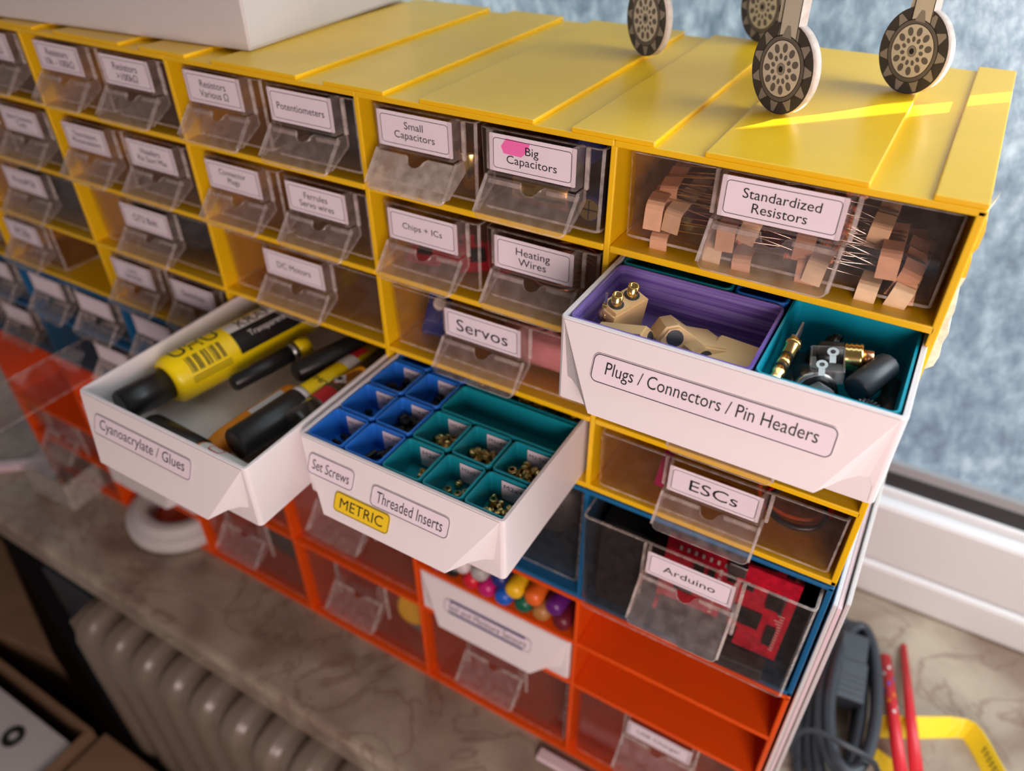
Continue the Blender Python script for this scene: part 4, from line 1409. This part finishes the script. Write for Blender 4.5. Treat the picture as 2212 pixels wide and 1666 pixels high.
    s.box(-0.013, -0.020, 0, 0.013, 0.020, 0.056)
    o = s.build('display_module', None, 0.002)
    o.location, o.rotation_euler = (-0.0900, 0.022, zb + 0.0004), (0, 0, 0.05)
    tag(o, 'dark flat module filling the inner end of the tilted drawer', 'module')
    s = M('dark')
    s.box(-0.020, -0.004, 0, 0.020, 0.004, 0.008)
    o = s.build('ribbon_cable', None, 0.001)
    o.location, o.rotation_euler = (-0.0350, -0.0005, zb + 0.0002), (0, 0.0, 0.05)
    tag(o, 'dark flat cable lying under the red boards', 'cable')
    # yellow disc in the orange cabinet
    s = M('yellowc')
    s.lathe([(0.012, 0), (0.014, 0.001), (0.014, 0.006), (0.012, 0.007)], 24)
    o = s.build('tape_roll')
    o.location, o.rotation_euler = (-0.2400, 0.0220, 0.0440), (1.2, 0, 0.3)
    tag(o, 'round yellow roll in the deep drawer of the orange cabinet', 'roll')
    bag('grey_pouch', -0.240, 0.035, 0.0200, 0.018, 0.016, 0.015, 'greypl', 'greenish grey pouch under the yellow roll', 'pouch', 21)
    # markers in the open orange slot
    P = [(-0.2045, 0, 'lilac'), (-0.1955, 1, 'leaf'), (-0.1945, 0, 'black'), (-0.1855, 1, 'whitecap'), (-0.1800, 0, 'crimson'), (-0.1735, 1, 'greycap'), (-0.1690, 0, 'magenta'),
         (-0.1610, 1, 'navyc'), (-0.1575, 0, 'royal'), (-0.1500, 1, 'yellowc'), (-0.1450, 0, 'green'), (-0.1385, 1, 'orangec'), (-0.1335, 0, 'tan'), (-0.1255, 1, 'purple'), (-0.1205, 0, 'maroon')]
    WORD = dict(lilac='lilac', leaf='leaf green', black='black', whitecap='white', crimson='crimson', greycap='grey', magenta='magenta', navyc='navy', royal='bright blue', yellowc='yellow', green='dark green', orangec='orange', tan='tan', purple='purple', maroon='maroon')
    zs = ZT - 7 * R + 0.0015
    for x, up, mname in P:
        e = tag(empty('felt_pen', (x, -0.0015 + 0.003 * rnd.random(), zs + (0.0061 if not up else 0.0168)), (-pi / 2, 0, rnd.uniform(-0.06, 0.06))),
                'felt pen with %s cap in the open orange slot' % WORD[mname], 'pen', 'felt pens in the orange slot')
        s = M(mname)
        r_ = 0.0058
        s.lathe([(0.002, 0), (0.0040, 0.0006), (r_ * 0.93, 0.0022), (r_, 0.006), (r_, 0.034)], 16)
        s.build('cap', e)
        s = M(mname)
        s.lathe([(0.0050, 0.034), (0.0050, 0.115), (0.003, 0.118)], 12)
        s.build('barrel', e)


# ------------------------------------------------------------------ glue drawer contents
def build_glues():
    zf = 0.2520
    def place(p0, p1):
        a, b = Vector(p0), Vector(p1)
        T = Matrix.Identity(4)
        u = (b - a).normalized()                  # along the tube
        n_ = Vector((0, 0, 1)); n_ = (n_ - u * n_.dot(u)).normalized()
        v = n_.cross(u)
        for i in range(3):
            T[i][0], T[i][1], T[i][2] = u[i], v[i], n_[i]
        T.translation = a
        return T, (b - a).length
    RX = Matrix.Rotation(pi / 2, 4, 'Y')          # lathe axis -> local x
    def tube_obj(name, p0, p1, label, cat, group, parts):
        T, L = place(p0, p1)
        e = tag(empty(name), label, cat, group)
        e.matrix_world = T
        for pname, mats, fn in parts:
            s = M(*mats)
            fn(s, L)
            s.build(pname, e)
        return e
    def lx(s, prof, n=20, mi=0, smooth=True, ang0=0.0):
        T0 = s.T
        s.T = T0 @ RX
        s.lathe(prof, n, mi, True, ang0, smooth)
        s.T = T0
    def wrap(rad, x, a0=0.0, flip=False):
        """map flat lettering onto the upper side of a tube of that radius, reading along the tube"""
        def f(p):
            u, v = (p[0], p[1]) if not flip else (-p[0], -p[1])
            a = a0 + v / rad
            return (x + u, (rad + p[2]) * sin(a), (rad + p[2]) * cos(a))
        return f
    def wrap90(rad, x, a0=0.0):
        """lettering standing across the tube"""
        def f(p):
            a = a0 + p[0] / rad
            return (x - p[1], (rad + p[2]) * sin(a), (rad + p[2]) * cos(a))
        return f
    def patch(s, rad, xa, xb, a, b, mi, dz=0.00012, n=10):
        vs_, fs = [], []
        for i in range(n + 1):
            an = a + (b - a) * i / n
            for x in (xa, xb):
                vs_.append((x, (rad + dz) * sin(an), (rad + dz) * cos(an)))
        for i in range(n):
            fs.append((2 * i, 2 * i + 1, 2 * i + 3, 2 * i + 2))
        s.add(vs_, fs, mi, True)
    G = 'glues in the white drawer'
    r = 0.0125
    def big_body(s, L):
        lx(s, [(r * 0.80, 0.024), (r, 0.027), (r, L - 0.012), (r * 0.9, L)], 28, 0)
        patch(s, r, 0.060, L - 0.004, -1.35, -0.35, 1)
        patch(s, r, 0.060, L - 0.004, -0.35, 0.25, 3)
        lettering(s, 'KRAFT', 0.030, 0.0062, 2, 0.0004, True, 1, wrap(r, 0.080, -0.06), 1.0)
        lettering(s, 'Transparent', 0.030, 0.0042, 3, 0.0003, True, 1, wrap(r, 0.080, -0.75), 1.0)
        lettering(s, 'UHU', 0.026, 0.0085, 2, 0.0002, True, 1, wrap(r, 0.043, 0.08), 1.15)
        for i in range(18):                       # bar code
            if i % 4 != 3:
                patch(s, r, 0.033 + i * 0.0011, 0.033 + i * 0.0011 + (0.0007 if i % 3 else 0.0004), -1.10, -0.42, 2, 0.0002, 4)
        for i in range(3):
            patch(s, r, 0.032, 0.054, -1.25 - 0.10 * i, -1.28 - 0.10 * i, 2, 0.0002, 2)
    tube_obj('glue_tube', (-0.3135, -0.0845, zf + 0.0160), (-0.2990, 0.0320, zf + 0.0140), 'large yellow glue tube with black cap and bar code', 'glue', G,
             [('body', ('tube_y', 'black', 'ink', 'tube_w'), big_body), ('cap', ('black',), lambda s, L: lx(s, [(0.0068, 0), (0.0078, 0.0015), (0.0084, 0.024), (0.0070, 0.0245)], 24))])
    # thin black glue pen with a steel ring
    tube_obj('glue_pen', (-0.2835, -0.0440, zf + 0.0140), (-0.2745, 0.0000, zf + 0.0150), 'slim black glue pen with a steel ring', 'glue', G,
             [('barrel', ('black', 'tube_y'), lambda s, L: lx(s, [(0.0032, 0), (0.0042, 0.001), (0.0046, 0.020), (0.0046, 0.034)], 20)),
              ('steel_ring', ('steel',), lambda s, L: lx(s, [(0.0049, 0.034), (0.0049, 0.0375)], 20)),
              ('grip', ('tube_y', 'ink'), lambda s, L: lx(s, [(0.0045, 0.0375), (0.0050, 0.040), (0.0050, L)], 20))])
    # orange flat tube with white window
    def otube(s, L):
        lx(s, [(0.0022, 0), (0.0042, 0.004), (0.0062, 0.014), (0.0068, 0.030), (0.0068, L - 0.003), (0.0058, L)], 20, 0)
        patch(s, 0.0068, L - 0.026, L - 0.007, -0.75, 0.25, 1)
        for i in range(14):
            patch(s, 0.0068, L - 0.044 + i * 0.0022, L - 0.0430 + i * 0.0022, 0.55, 0.95, 1, 0.0002, 2)
    tube_obj('glue_tube', (-0.2660, -0.0845, zf + 0.0045), (-0.2565, -0.0290, zf + 0.0085), 'small orange glue tube with a white window', 'glue', G, [('body', ('tube_o', 'tube_w'), otube)])
    # thick black cap pen with yellow body, silver and red bands
    def pen_body(s, L):
        lx(s, [(0.0060, 0.039), (0.0078, 0.0405), (0.0080, L)], 24, 0)
        lettering(s, 'UHU', 0.0100, 0.0100, 1, 0.0002, True, 1, wrap90(0.0080, 0.050, -0.1), 1.0)
        patch(s, 0.0080, 0.066, 0.0740, -1.5, 1.5, 2)
        patch(s, 0.0080, 0.0740, 0.082, -0.3, 1.5, 3)
        lettering(s, 'MAX', 0.006, 0.0045, 4, 0.0003, True, 1, wrap90(0.0080, 0.0600, 0.55), 1.0)
    tube_obj('glue_pen', (-0.2490, -0.0750, zf + 0.0135), (-0.2390, 0.0220, zf + 0.0115), 'thick glue stick with long black cap and yellow body', 'glue', G,
             [('body', ('tube_y', 'ink', 'tube_w', 'red', 'tube_o'), pen_body),
              ('collar', ('tube_w',), lambda s, L: lx(s, [(0.0082, 0.0375), (0.0082, 0.0405)], 24)),
              ('cap', ('black',), lambda s, L: lx(s, [(0.0070, 0), (0.0078, 0.0012), (0.0084, 0.036), (0.0082, 0.0375)], 24))])
    # black one lying across behind
    tube_obj('glue_pen', (-0.2620, -0.0230, zf + 0.0150), (-0.2460, 0.0270, zf + 0.0165), 'black glue pen behind the thick one reaching under the shelf', 'glue', G,
             [('barrel', ('black',), lambda s, L: lx(s, [(0.0040, 0), (0.0056, 0.002), (0.0062, 0.030), (0.0062, L)], 20))])
    # hazard blister: clear tube with gold and red print
    def hz(s, L):
        lx(s, [(0.0062, 0.012), (0.0070, 0.0135), (0.0070, L)], 22, 0)
        patch(s, 0.0070, 0.030, L - 0.03, -0.6, 1.0, 1)
        patch(s, 0.0070, 0.014, 0.024, -1.2, 1.4, 2)
        f = wrap(0.0070, 0.031, 0.05)
        for k, (q, mi) in enumerate(((0.0048, 2), (0.0040, 3))):
            s.add([f(p) for p in ((q, 0, .0003 + .0001 * k), (0, q, .0003 + .0001 * k), (-q, 0, .0003 + .0001 * k), (0, -q, .0003 + .0001 * k))], [(0, 1, 2, 3)], mi)
        s.add([f(p) for p in ((0.0012, -.0012, .0005), (0.0012, 0.0012, .0005), (-.0012, .0012, .0005), (-.0012, -.0012, .0005))], [(0, 1, 2, 3)], 4)
    tube_obj('glue_tube', (-0.2345, -0.0520, zf + 0.0150), (-0.2305, 0.0230, zf + 0.0130), 'brown glue tube with a red and white hazard diamond', 'glue', G,
             [('body', (pm('brown_foil', (0.10, 0.065, 0.03, 1), 0.3), 'gold', 'red', 'tube_w', 'ink'), hz), ('clear_cap', ('clear_lip',), lambda s, L: lx(s, [(0.0068, 0), (0.0072, 0.001), (0.0072, 0.0125)], 20))])
    # black capped tube with orange band lying along the front
    def cross_body(s, L):
        lx(s, [(0.0070, 0.034), (0.0074, 0.036), (0.0074, L)], 22, 0)
        patch(s, 0.0074, 0.0365, L - 0.002, -0.5, 1.4, 1)
        lettering(s, 'Sekundenkleber', 0.022, 0.0035, 2, 0.0003, True, 1, wrap(0.0074, 0.054, 0.0), 1.0)
        outline(s, 0.008, 0.005, 0.002, 0.0006, 3, 0.0003, wrap(0.0074, 0.045, 0.45))
    tube_obj('glue_tube', (-0.2975, -0.0830, zf + 0.0080), (-0.2305, -0.0865, zf + 0.0080), 'orange and white glue tube with black cap along the drawer front', 'glue', G,
             [('body', ('tube_o', 'tube_w', 'ink', 'red'), cross_body), ('cap', ('black',), lambda s, L: lx(s, [(0.0072, 0), (0.0080, 0.0014), (0.0084, 0.034), (0.0070, 0.035)], 22))])
    # whitish applicator in the corner
    s = M('clear_lip')
    s.tray(-0.016, -0.030, 0, 0.016, 0.030, 0.004, 0.0008, 0.0008, 0.002)
    o = s.build('clear_blister')
    o.location, o.rotation_euler = (-0.2450, -0.0590, 0.2472), (0, 0, -0.1)
    tag(o, 'flat clear blister tray on the floor of the glue drawer', 'blister tray')


# ------------------------------------------------------------------ rover model, box, things on the sill
def build_rover():
    e = tag(empty('rover_model', (-0.085, 0.095, ZT)), 'laser cut model rover with printed wheels standing on the yellow cabinet', 'model')
    base = Vector(e.location)
    d = Vector((-0.8236, 0.5672, 0)).normalized()
    n_ = Vector((-d.y, d.x, 0))                      # towards the viewer
    if n_.y > 0:
        n_ = -n_
    Rw = 0.0146
    th = 0.0034
    def frame_at(b):
        T = Matrix.Identity(4)
        u = -d
        v = Vector((0, 0, 1))
        for i in range(3):
            T[i][0], T[i][1], T[i][2] = u[i], v[i], n_[i]
        T.translation = Vector((b[0], b[1], ZT + 0.0004 + Rw)) - base
        return T
    def circ(r, n=36, x=0, y=0, sx=1.0, rot=0.0):
        o = []
        for k in range(n):
            a = 2 * pi * k / n
            px, py = r * sx * cos(a), r * sin(a)
            o.append((x + px * cos(rot) - py * sin(rot), y + px * sin(rot) + py * cos(rot)))
        return o
    def annulus(s, ro, ri, z, mi, n=40):
        vs_ = [(ro * cos(2 * pi * k / n), ro * sin(2 * pi * k / n), z) for k in range(n)] + [(ri * cos(2 * pi * k / n), ri * sin(2 * pi * k / n), z) for k in range(n)]
        s.add(vs_, [(k, (k + 1) % n, n + (k + 1) % n, n + k) for k in range(n)], mi)
    def flat(s, poly, z, mi):
        s.add([(x, y, z) for x, y in poly], [list(range(len(poly)))], mi)
    W2, W1, W3 = (-0.0716, 0.0486), (-0.1412, 0.0984), (-0.0366, 0.0957)
    W4 = (-0.1050, 0.1460)
    for b, ph in ((W2, 0.12), (W1, 0.3), (W3, 0.0), (W4, 0.4)):
        s = M('wood', 'tire', 'grouser', 'ring', 'hub', 'ink')
        s.T = frame_at(b)
        s.prism(circ(Rw, 48), -th, 0, 0, 1, True)
        for k in range(11):                          # pale grouser wedges on the dark tread
            a = ph + 2 * pi * k / 11
            w = 0.115
            p0 = (Rw * 0.985 * cos(a), Rw * 0.985 * sin(a))
            flat(s, [(Rw * 0.70 * cos(a - w * 1.9), Rw * 0.70 * sin(a - w * 1.9)), (Rw * 0.96 * cos(a - w * 0.4), Rw * 0.96 * sin(a - w * 0.4)), (Rw * 0.96 * cos(a + w * 0.4), Rw * 0.96 * sin(a + w * 0.4)), (Rw * 0.70 * cos(a + w * 1.9), Rw * 0.70 * sin(a + w * 1.9))], 0.00008, 2)
        annulus(s, Rw * 0.735, Rw * 0.715, 0.00016, 5)
        annulus(s, Rw * 0.715, Rw * 0.62, 0.00016, 3)
        annulus(s, Rw * 0.625, Rw * 0.610, 0.0002, 5)
        flat(s, circ(Rw * 0.61, 40), 0.00016, 4)
        for k in range(11):
            a = ph + 2 * pi * (k + 0.5) / 11
            flat(s, circ(Rw * 0.078, 14, Rw * 0.46 * cos(a), Rw * 0.46 * sin(a), 1.3, a), 0.00024, 3)
            a += pi / 11
            flat(s, circ(Rw * 0.050, 12, Rw * 0.275 * cos(a), Rw * 0.275 * sin(a), 1.3, a), 0.00024, 3)
        flat(s, circ(Rw * 0.135, 20), 0.00024, 3)
        flat(s, circ(Rw * 0.125, 20), 0.00028, 2)
        flat(s, circ(Rw * 0.075, 6), 0.00032, 5)
        s.build('wheel', e)
    def leg(b, dx=0.0, top=0.075):
        s = M('wood', 'hub', 'ink', 'grouser')
        s.T = frame_at(b)
        p = [(-0.0040, 0.0095), (0.0042, 0.0095), (0.0042 + dx, top), (-0.0040 + dx, top)]
        s.prism(p, -th, 0.0001, 0, 1)
        s.prism([(-0.0064, 0.0125), (-0.0042, 0.0125), (-0.0042 + dx, top), (-0.0064 + dx, top)], -th, -0.0006, 0, 1)
        for x in (-0.0040, 0.0040):
            flat(s, [(x, 0.0095), (x + 0.0003, 0.0095), (x + 0.0003 + dx, top), (x + dx, top)], 0.00022, 2)
        flat(s, [(-0.0024, 0.0098), (0.0020, 0.0098), (0.0006, 0.0135), (-0.0008, 0.0135)], 0.00022, 3)
        s.build('leg', e)
    leg(W2, -0.002)
    leg(W1, 0.0)
    leg(W3, -0.004)
    leg(W4, 0.0)
    s = M('tire', 'grouser')
    s.T = frame_at(W2)
    s.prism([(-0.038, 0.0250), (-0.004, 0.0232), (-0.004, 0.031), (-0.038, 0.036)], -th - 0.001, -0.0002, 0)
    s.build('suspension_arm', e)
    s = M('hub', 'tire')
    s.T = frame_at(W2)
    s.box(-0.085, 0.060, -0.058, 0.010, 0.080, 0.004, 0)
    s.build('body', e, 0.001)


def build_sill_things():
    # white cardboard box on the cabinet
    e = tag(empty('storage_box', (-0.2938, 0.0182, ZT + 0.0006), (0, 0, radians(4.5))), 'large white cardboard box standing on the yellow cabinet top', 'box')
    s = M('box')
    s.box(-0.24, 0, 0, 0.0, 0.13, 0.16)
    s.build('carton', e, 0.0008, 2)
    s = M('box')
    s.box(-0.0012, 0.0006, 0.0012, 0.0006, 0.1290, 0.159)
    s.build('side_flap', e, 0.0004, 1)
    # upright paper sheets against the cabinet side
    for k, (x, h, mt, lb) in enumerate(((0.0026, 0.2300, 'tube_w', 'white cardboard sheet standing against the cabinet side'), (0.0048, 0.2270, 'pinkw', 'pinkish sheet standing between the white ones'), (0.0074, 0.2290, 'box', 'outer white sheet standing beside the black cable'))):
        s = M(mt)
        s.box(x - 0.0009, 0.0030 + 0.002 * k, 0.0003, x + 0.0009, 0.118, h)
        o = s.build('paper_sheet', None, 0.0003, 1)
        tag(o, lb, 'sheet', 'sheets beside the cabinets')
    # black cable coil with plug
    e = tag(empty('power_cable', (0.045, 0.12, 0.0)), 'black power cable tied in a long coil beside the cabinets', 'cable')
    s = M('rubber')
    for k in range(5):
        pts = []
        a0 = 0.0165 - 0.0022 * (k % 3)
        ln = 0.072 - 0.006 * (k % 2) - 0.004 * k
        for t in range(48):
            an = 2 * pi * t / 48
            pts.append((-0.0085 + 0.0024 * (k - 2) - 0.005 * sin(an) + a0 * cos(an) * (1 - 0.12 * sin(an)), -0.004 + ln * sin(an), 0.0050 + 0.0060 * k + 0.004 * (1 + sin(an + k)) * 0.5))
        s.tube(pts, 0.0035, 10, 0, True)
    s.build('cord', e)
    s = M('rubber')
    s.tube([(-0.0055 + 0.025 * cos(2 * pi * t / 20), -0.052 + 0.002 * sin(t), 0.023 + 0.024 * sin(2 * pi * t / 20)) for t in range(20)], 0.0018, 8, 0, True)
    s.build('cable_tie', e)
    s = M('rubber', 'black')
    s.T = Matrix.Translation((-0.009, 0.014, 0.024)) @ Matrix.Rotation(0.12, 4, 'Z') @ Matrix.Rotation(0.2, 4, 'X')
    s.box(-0.0085, 0.006, -0.008, 0.0085, 0.026, 0.008, 0)
    s.box(-0.0095, -0.022, -0.009, 0.0095, 0.006, 0.009, 0)
    for i in range(4):
        s.box(-0.0098, -0.018 + i * 0.004, -0.0092, 0.0098, -0.0165 + i * 0.004, 0.0092, 0)
    s.build('plug', e, 0.0012, 2)
    # red chopstick and printed red pencil
    def stick(name, p0, p1, r0, r1, label, cat, spots):
        s = M('red', 'tube_w', 'royal', 'tube_o')
        a, b = Vector(p0), Vector(p1)
        s.cyl((0, 0, 0), (0, 0, (b - a).length), r0, r1, 14, 0)
        L = (b - a).length
        if spots:
            for i in range(26):
                z, an = L * (0.48 + 0.48 * i / 26), i * 2.4
                q = 0.0011
                vs_ = []
                rr_ = r0 + (r1 - r0) * z / L + 0.0001
                for k in range(8):
                    a2 = 2 * pi * k / 8
                    t_ = an + q * cos(a2) / rr_
                    vs_.append((rr_ * cos(t_), rr_ * sin(t_), z + q * 1.4 * sin(a2)))
                s.add(vs_, [list(range(8))], 1 + i % 3)
        o = s.build(name)
        o.location = a
        o.rotation_euler = (b - a).to_track_quat('Z', 'X').to_euler()
        tag(o, label, cat)
    stick('chopstick', (0.0860, 0.0880, 0.0180), (0.0680, 0.1935, 0.0030), 0.0042, 0.0022, 'plain red tapered chopstick lying on the sill', 'chopstick', False)
    stick('chopstick', (0.0780, 0.0800, 0.0200), (0.0578, 0.1750, 0.0045), 0.0040, 0.0040, 'red chopstick with colourful printed end beside the black cable', 'chopstick', True)
    # yellow tape measure ribbon
    e = tag(empty('tape_measure', (0.08, 0.12, 0)), 'yellow soft tape measure curling on the sill under the red sticks', 'tape measure')
    s = M('tape', 'ink')
    def arcp(cx, cy, r_, a, b, n):
        return [(cx + r_ * cos(a + (b - a) * i / n), cy + r_ * sin(a + (b - a) * i / n), 0.0) for i in range(n + 1)]
    pts = [(-0.022, -0.004, 0.0048), (-0.006, 0.0045, 0.0048), (0.012, 0.0145, 0.0048), (0.022, 0.0205, 0.0050), (0.0300, 0.0240, 0.0055), (0.0345, 0.0240, 0.0062), (0.0380, 0.0205, 0.0068), (0.0430, 0.0130, 0.0072), (0.0500, 0.002, 0.0072), (0.0580, -0.012, 0.0072)]
    ups = [(0, 0.82, 0.57), (0, 0.82, 0.57), (0.02, 0.82, 0.57), (0.05, 0.78, 0.62), (0.15, 0.6, 0.78), (0.2, 0.4, 0.88), (0.3, 0.3, 0.9), (0.35, 0.25, 0.9), (0.35, 0.25, 0.9), (0.35, 0.25, 0.9)]
    s.ribbon(pts, ups, 0.0150, 0.0005)
    for i in range(9):                               # printed scale
        for k in range(2):
            x, y = 0.0432 + i * 0.0016, 0.0125 - i * 0.0026
            s.box(x - 0.0006, y - 0.0002, 0.006 + 0.0042 * k, x + 0.0002, y + 0.0003, 0.0085 + 0.0042 * k, 1)
    s.build('ribbon', e)
    s = M('tape', 'tube_w')
    s.ribbon([(-0.020, -0.020, 0.001), (-0.004, -0.0245, 0.001), (0.018, -0.0310, 0.001)], (0.2, 0.97, 0), 0.012, 0.0005)
    s.build('ribbon', e)
    # white spool ring
    s = M('box')
    n = 40
    s.lathe([(0.026, 0.0), (0.046, 0.0), (0.047, 0.002), (0.047, 0.010), (0.045, 0.012), (0.040, 0.0125), (0.0395, 0.0175), (0.037, 0.019), (0.029, 0.019), (0.027, 0.017), (0.026, 0.010)], n, 0, False)
    s.lathe([(0.026, 0.010), (0.026, 0.0)], n, 0, False)
    o = s.build('spool_ring')
    o.location = (-0.4920, 0.0200, 0.0031)
    tag(o, 'round white plastic spool ring lying on the marble sill', 'spool')
    # clear box with brass bits
    e = tag(empty('clear_case', (-0.610, -0.0105, 0.0003), (0, 0, 0.06)), 'small milky clear box on the sill behind the white drawer', 'box')
    s = M(clear('milky_plastic', (0.9, 0.88, 0.86), 0.35, 0.2, (0.8, 0.75, 0.68, 1)))
    s.tray(-0.028, -0.018, 0, 0.028, 0.018, 0.030, 0.0012, 0.0012, 0.003)
    s.build('tub', e)
    s = M(MT['clear_lip'])
    s.box(-0.0285, -0.0185, 0.0302, 0.0285, 0.0185, 0.0330)
    s.build('lid', e, 0.0008)
    for k, (x, y) in enumerate(((-0.008, -0.004), (0.006, 0.002), (0.010, -0.008))):
        o = insert_mesh(0.004, 0.008, 'insert').build('brass_nut')
        o.location, o.rotation_euler = (-0.610 + x, -0.0105 + y, 0.0062), (1.57, 0, k * 1.1)
        tag(o, 'brass nut inside the milky clear box', 'nut', 'brass nuts in the clear box')
    # pinkish white T-shaped bracket
    s = M('pinkw')
    s.box(-0.006, -0.050, 0, 0.004, 0.006, 0.008)
    s.box(-0.022, 0.004, 0, 0.016, 0.016, 0.010)
    o = s.build('plastic_bracket', None, 0.002)
    o.location, o.rotation_euler = (-0.655, -0.004, 0.0003), (0, 0, -0.9)
    tag(o, 'pinkish white T-shaped bracket on the sill', 'bracket')
    s = M('pinkw')
    s.box(-0.040, -0.004, 0, 0.040, 0.004, 0.004)
    o = s.build('plastic_strip', None, 0.001)
    o.location, o.rotation_euler = (-0.085, -0.0100, 0.0003), (0, 0, 0.0)
    tag(o, 'thin pinkish strip lying along the foot of the orange cabinet', 'strip')


def build_below():
    # radiator under the sill
    rc = 0.0338
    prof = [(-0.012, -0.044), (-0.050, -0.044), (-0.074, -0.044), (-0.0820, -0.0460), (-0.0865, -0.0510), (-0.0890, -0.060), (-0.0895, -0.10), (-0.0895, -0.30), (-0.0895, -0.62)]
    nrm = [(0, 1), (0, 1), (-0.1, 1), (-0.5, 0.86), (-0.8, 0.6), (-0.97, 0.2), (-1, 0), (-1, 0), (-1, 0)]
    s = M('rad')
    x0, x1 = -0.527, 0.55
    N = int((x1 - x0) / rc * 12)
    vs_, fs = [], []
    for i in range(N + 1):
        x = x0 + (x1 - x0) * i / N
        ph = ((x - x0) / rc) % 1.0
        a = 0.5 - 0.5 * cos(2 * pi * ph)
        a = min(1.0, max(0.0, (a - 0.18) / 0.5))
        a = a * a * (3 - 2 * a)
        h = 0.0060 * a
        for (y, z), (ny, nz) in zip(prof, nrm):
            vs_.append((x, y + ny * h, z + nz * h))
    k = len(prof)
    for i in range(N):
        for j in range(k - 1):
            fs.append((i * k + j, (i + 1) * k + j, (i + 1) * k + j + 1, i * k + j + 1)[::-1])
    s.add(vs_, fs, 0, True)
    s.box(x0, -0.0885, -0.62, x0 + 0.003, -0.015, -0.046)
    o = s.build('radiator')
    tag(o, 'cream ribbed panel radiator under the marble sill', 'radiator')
    # cardboard, books and boxes in the dark corner below
    def carton(name, x, y, z, sx, sy, sz, rot, mat, label, cat, lid=False):
        e = tag(empty(name, (x, y, z), (0, 0, rot)), label, cat)
        s = M(mat)
        s.box(-sx / 2, -sy / 2, 0, sx / 2, sy / 2, sz)
        s.build('carton', e, 0.001)
        return e
    s = M('card')
    s.prism([(-0.664, -0.079), (-0.874, -0.010), (-1.02, -0.03), (-1.02, -0.108), (-0.745, -0.0935)], -0.85, -0.22)
    tag(s.build('cardboard_box', None, 0.002), 'brown cardboard box with a sharp corner pointing at the radiator', 'box')
    s = M('card')
    s.tray(-0.90, -0.34, -0.85, -0.556, -0.110, -0.214, 0.005, 0.005, 0.001)
    tag(s.build('cardboard_box'), 'open brown cardboard box around the white binder', 'box')
    e = tag(empty('white_binder', (-0.70, -0.20, -0.844)), 'white ring binder with a round dark finger hole', 'binder')
    s = M('box')
    s.box(-0.18, -0.12, 0, 0.134, 0.072, 0.620)
    s.build('cover', e, 0.001)
    s = M('black', 'tube_w')
    s.T = Matrix.Translation((0.076, 0.048, 0.6205))
    s.lathe([(0.0105, 0), (0.0105, 0.0012), (0.0045, 0.0012), (0.0045, 0.0004)], 24, 0, False)
    s.build('finger_ring', e)
    s = M('card')
    s.box(-0.550, -0.30, -0.85, -0.455, -0.104, -0.222)
    tag(s.build('cardboard_box', None, 0.002), 'closed brown cardboard box between binder and radiator', 'box')
    s = M('rubber')
    s.box(-0.66, -0.050, -0.85, -0.535, -0.004, -0.10)
    tag(s.build('storage_case', None, 0.003), 'dark slate storage case in the gap beside the radiator', 'case')
    s = M('green')
    s.box(-0.055, -0.012, 0, 0.055, 0.012, 0.010)
    o = s.build('notebook')
    o.location, o.rotation_euler = (-0.660, -0.205, -0.2235), (0, 0, -0.05)
    tag(o, 'thin dark green notebook on the white binder', 'notebook')


build_setting()
build_cabinets()
build_bins()
build_contents()
build_glues()
build_rover()
build_sill_things()
build_below()
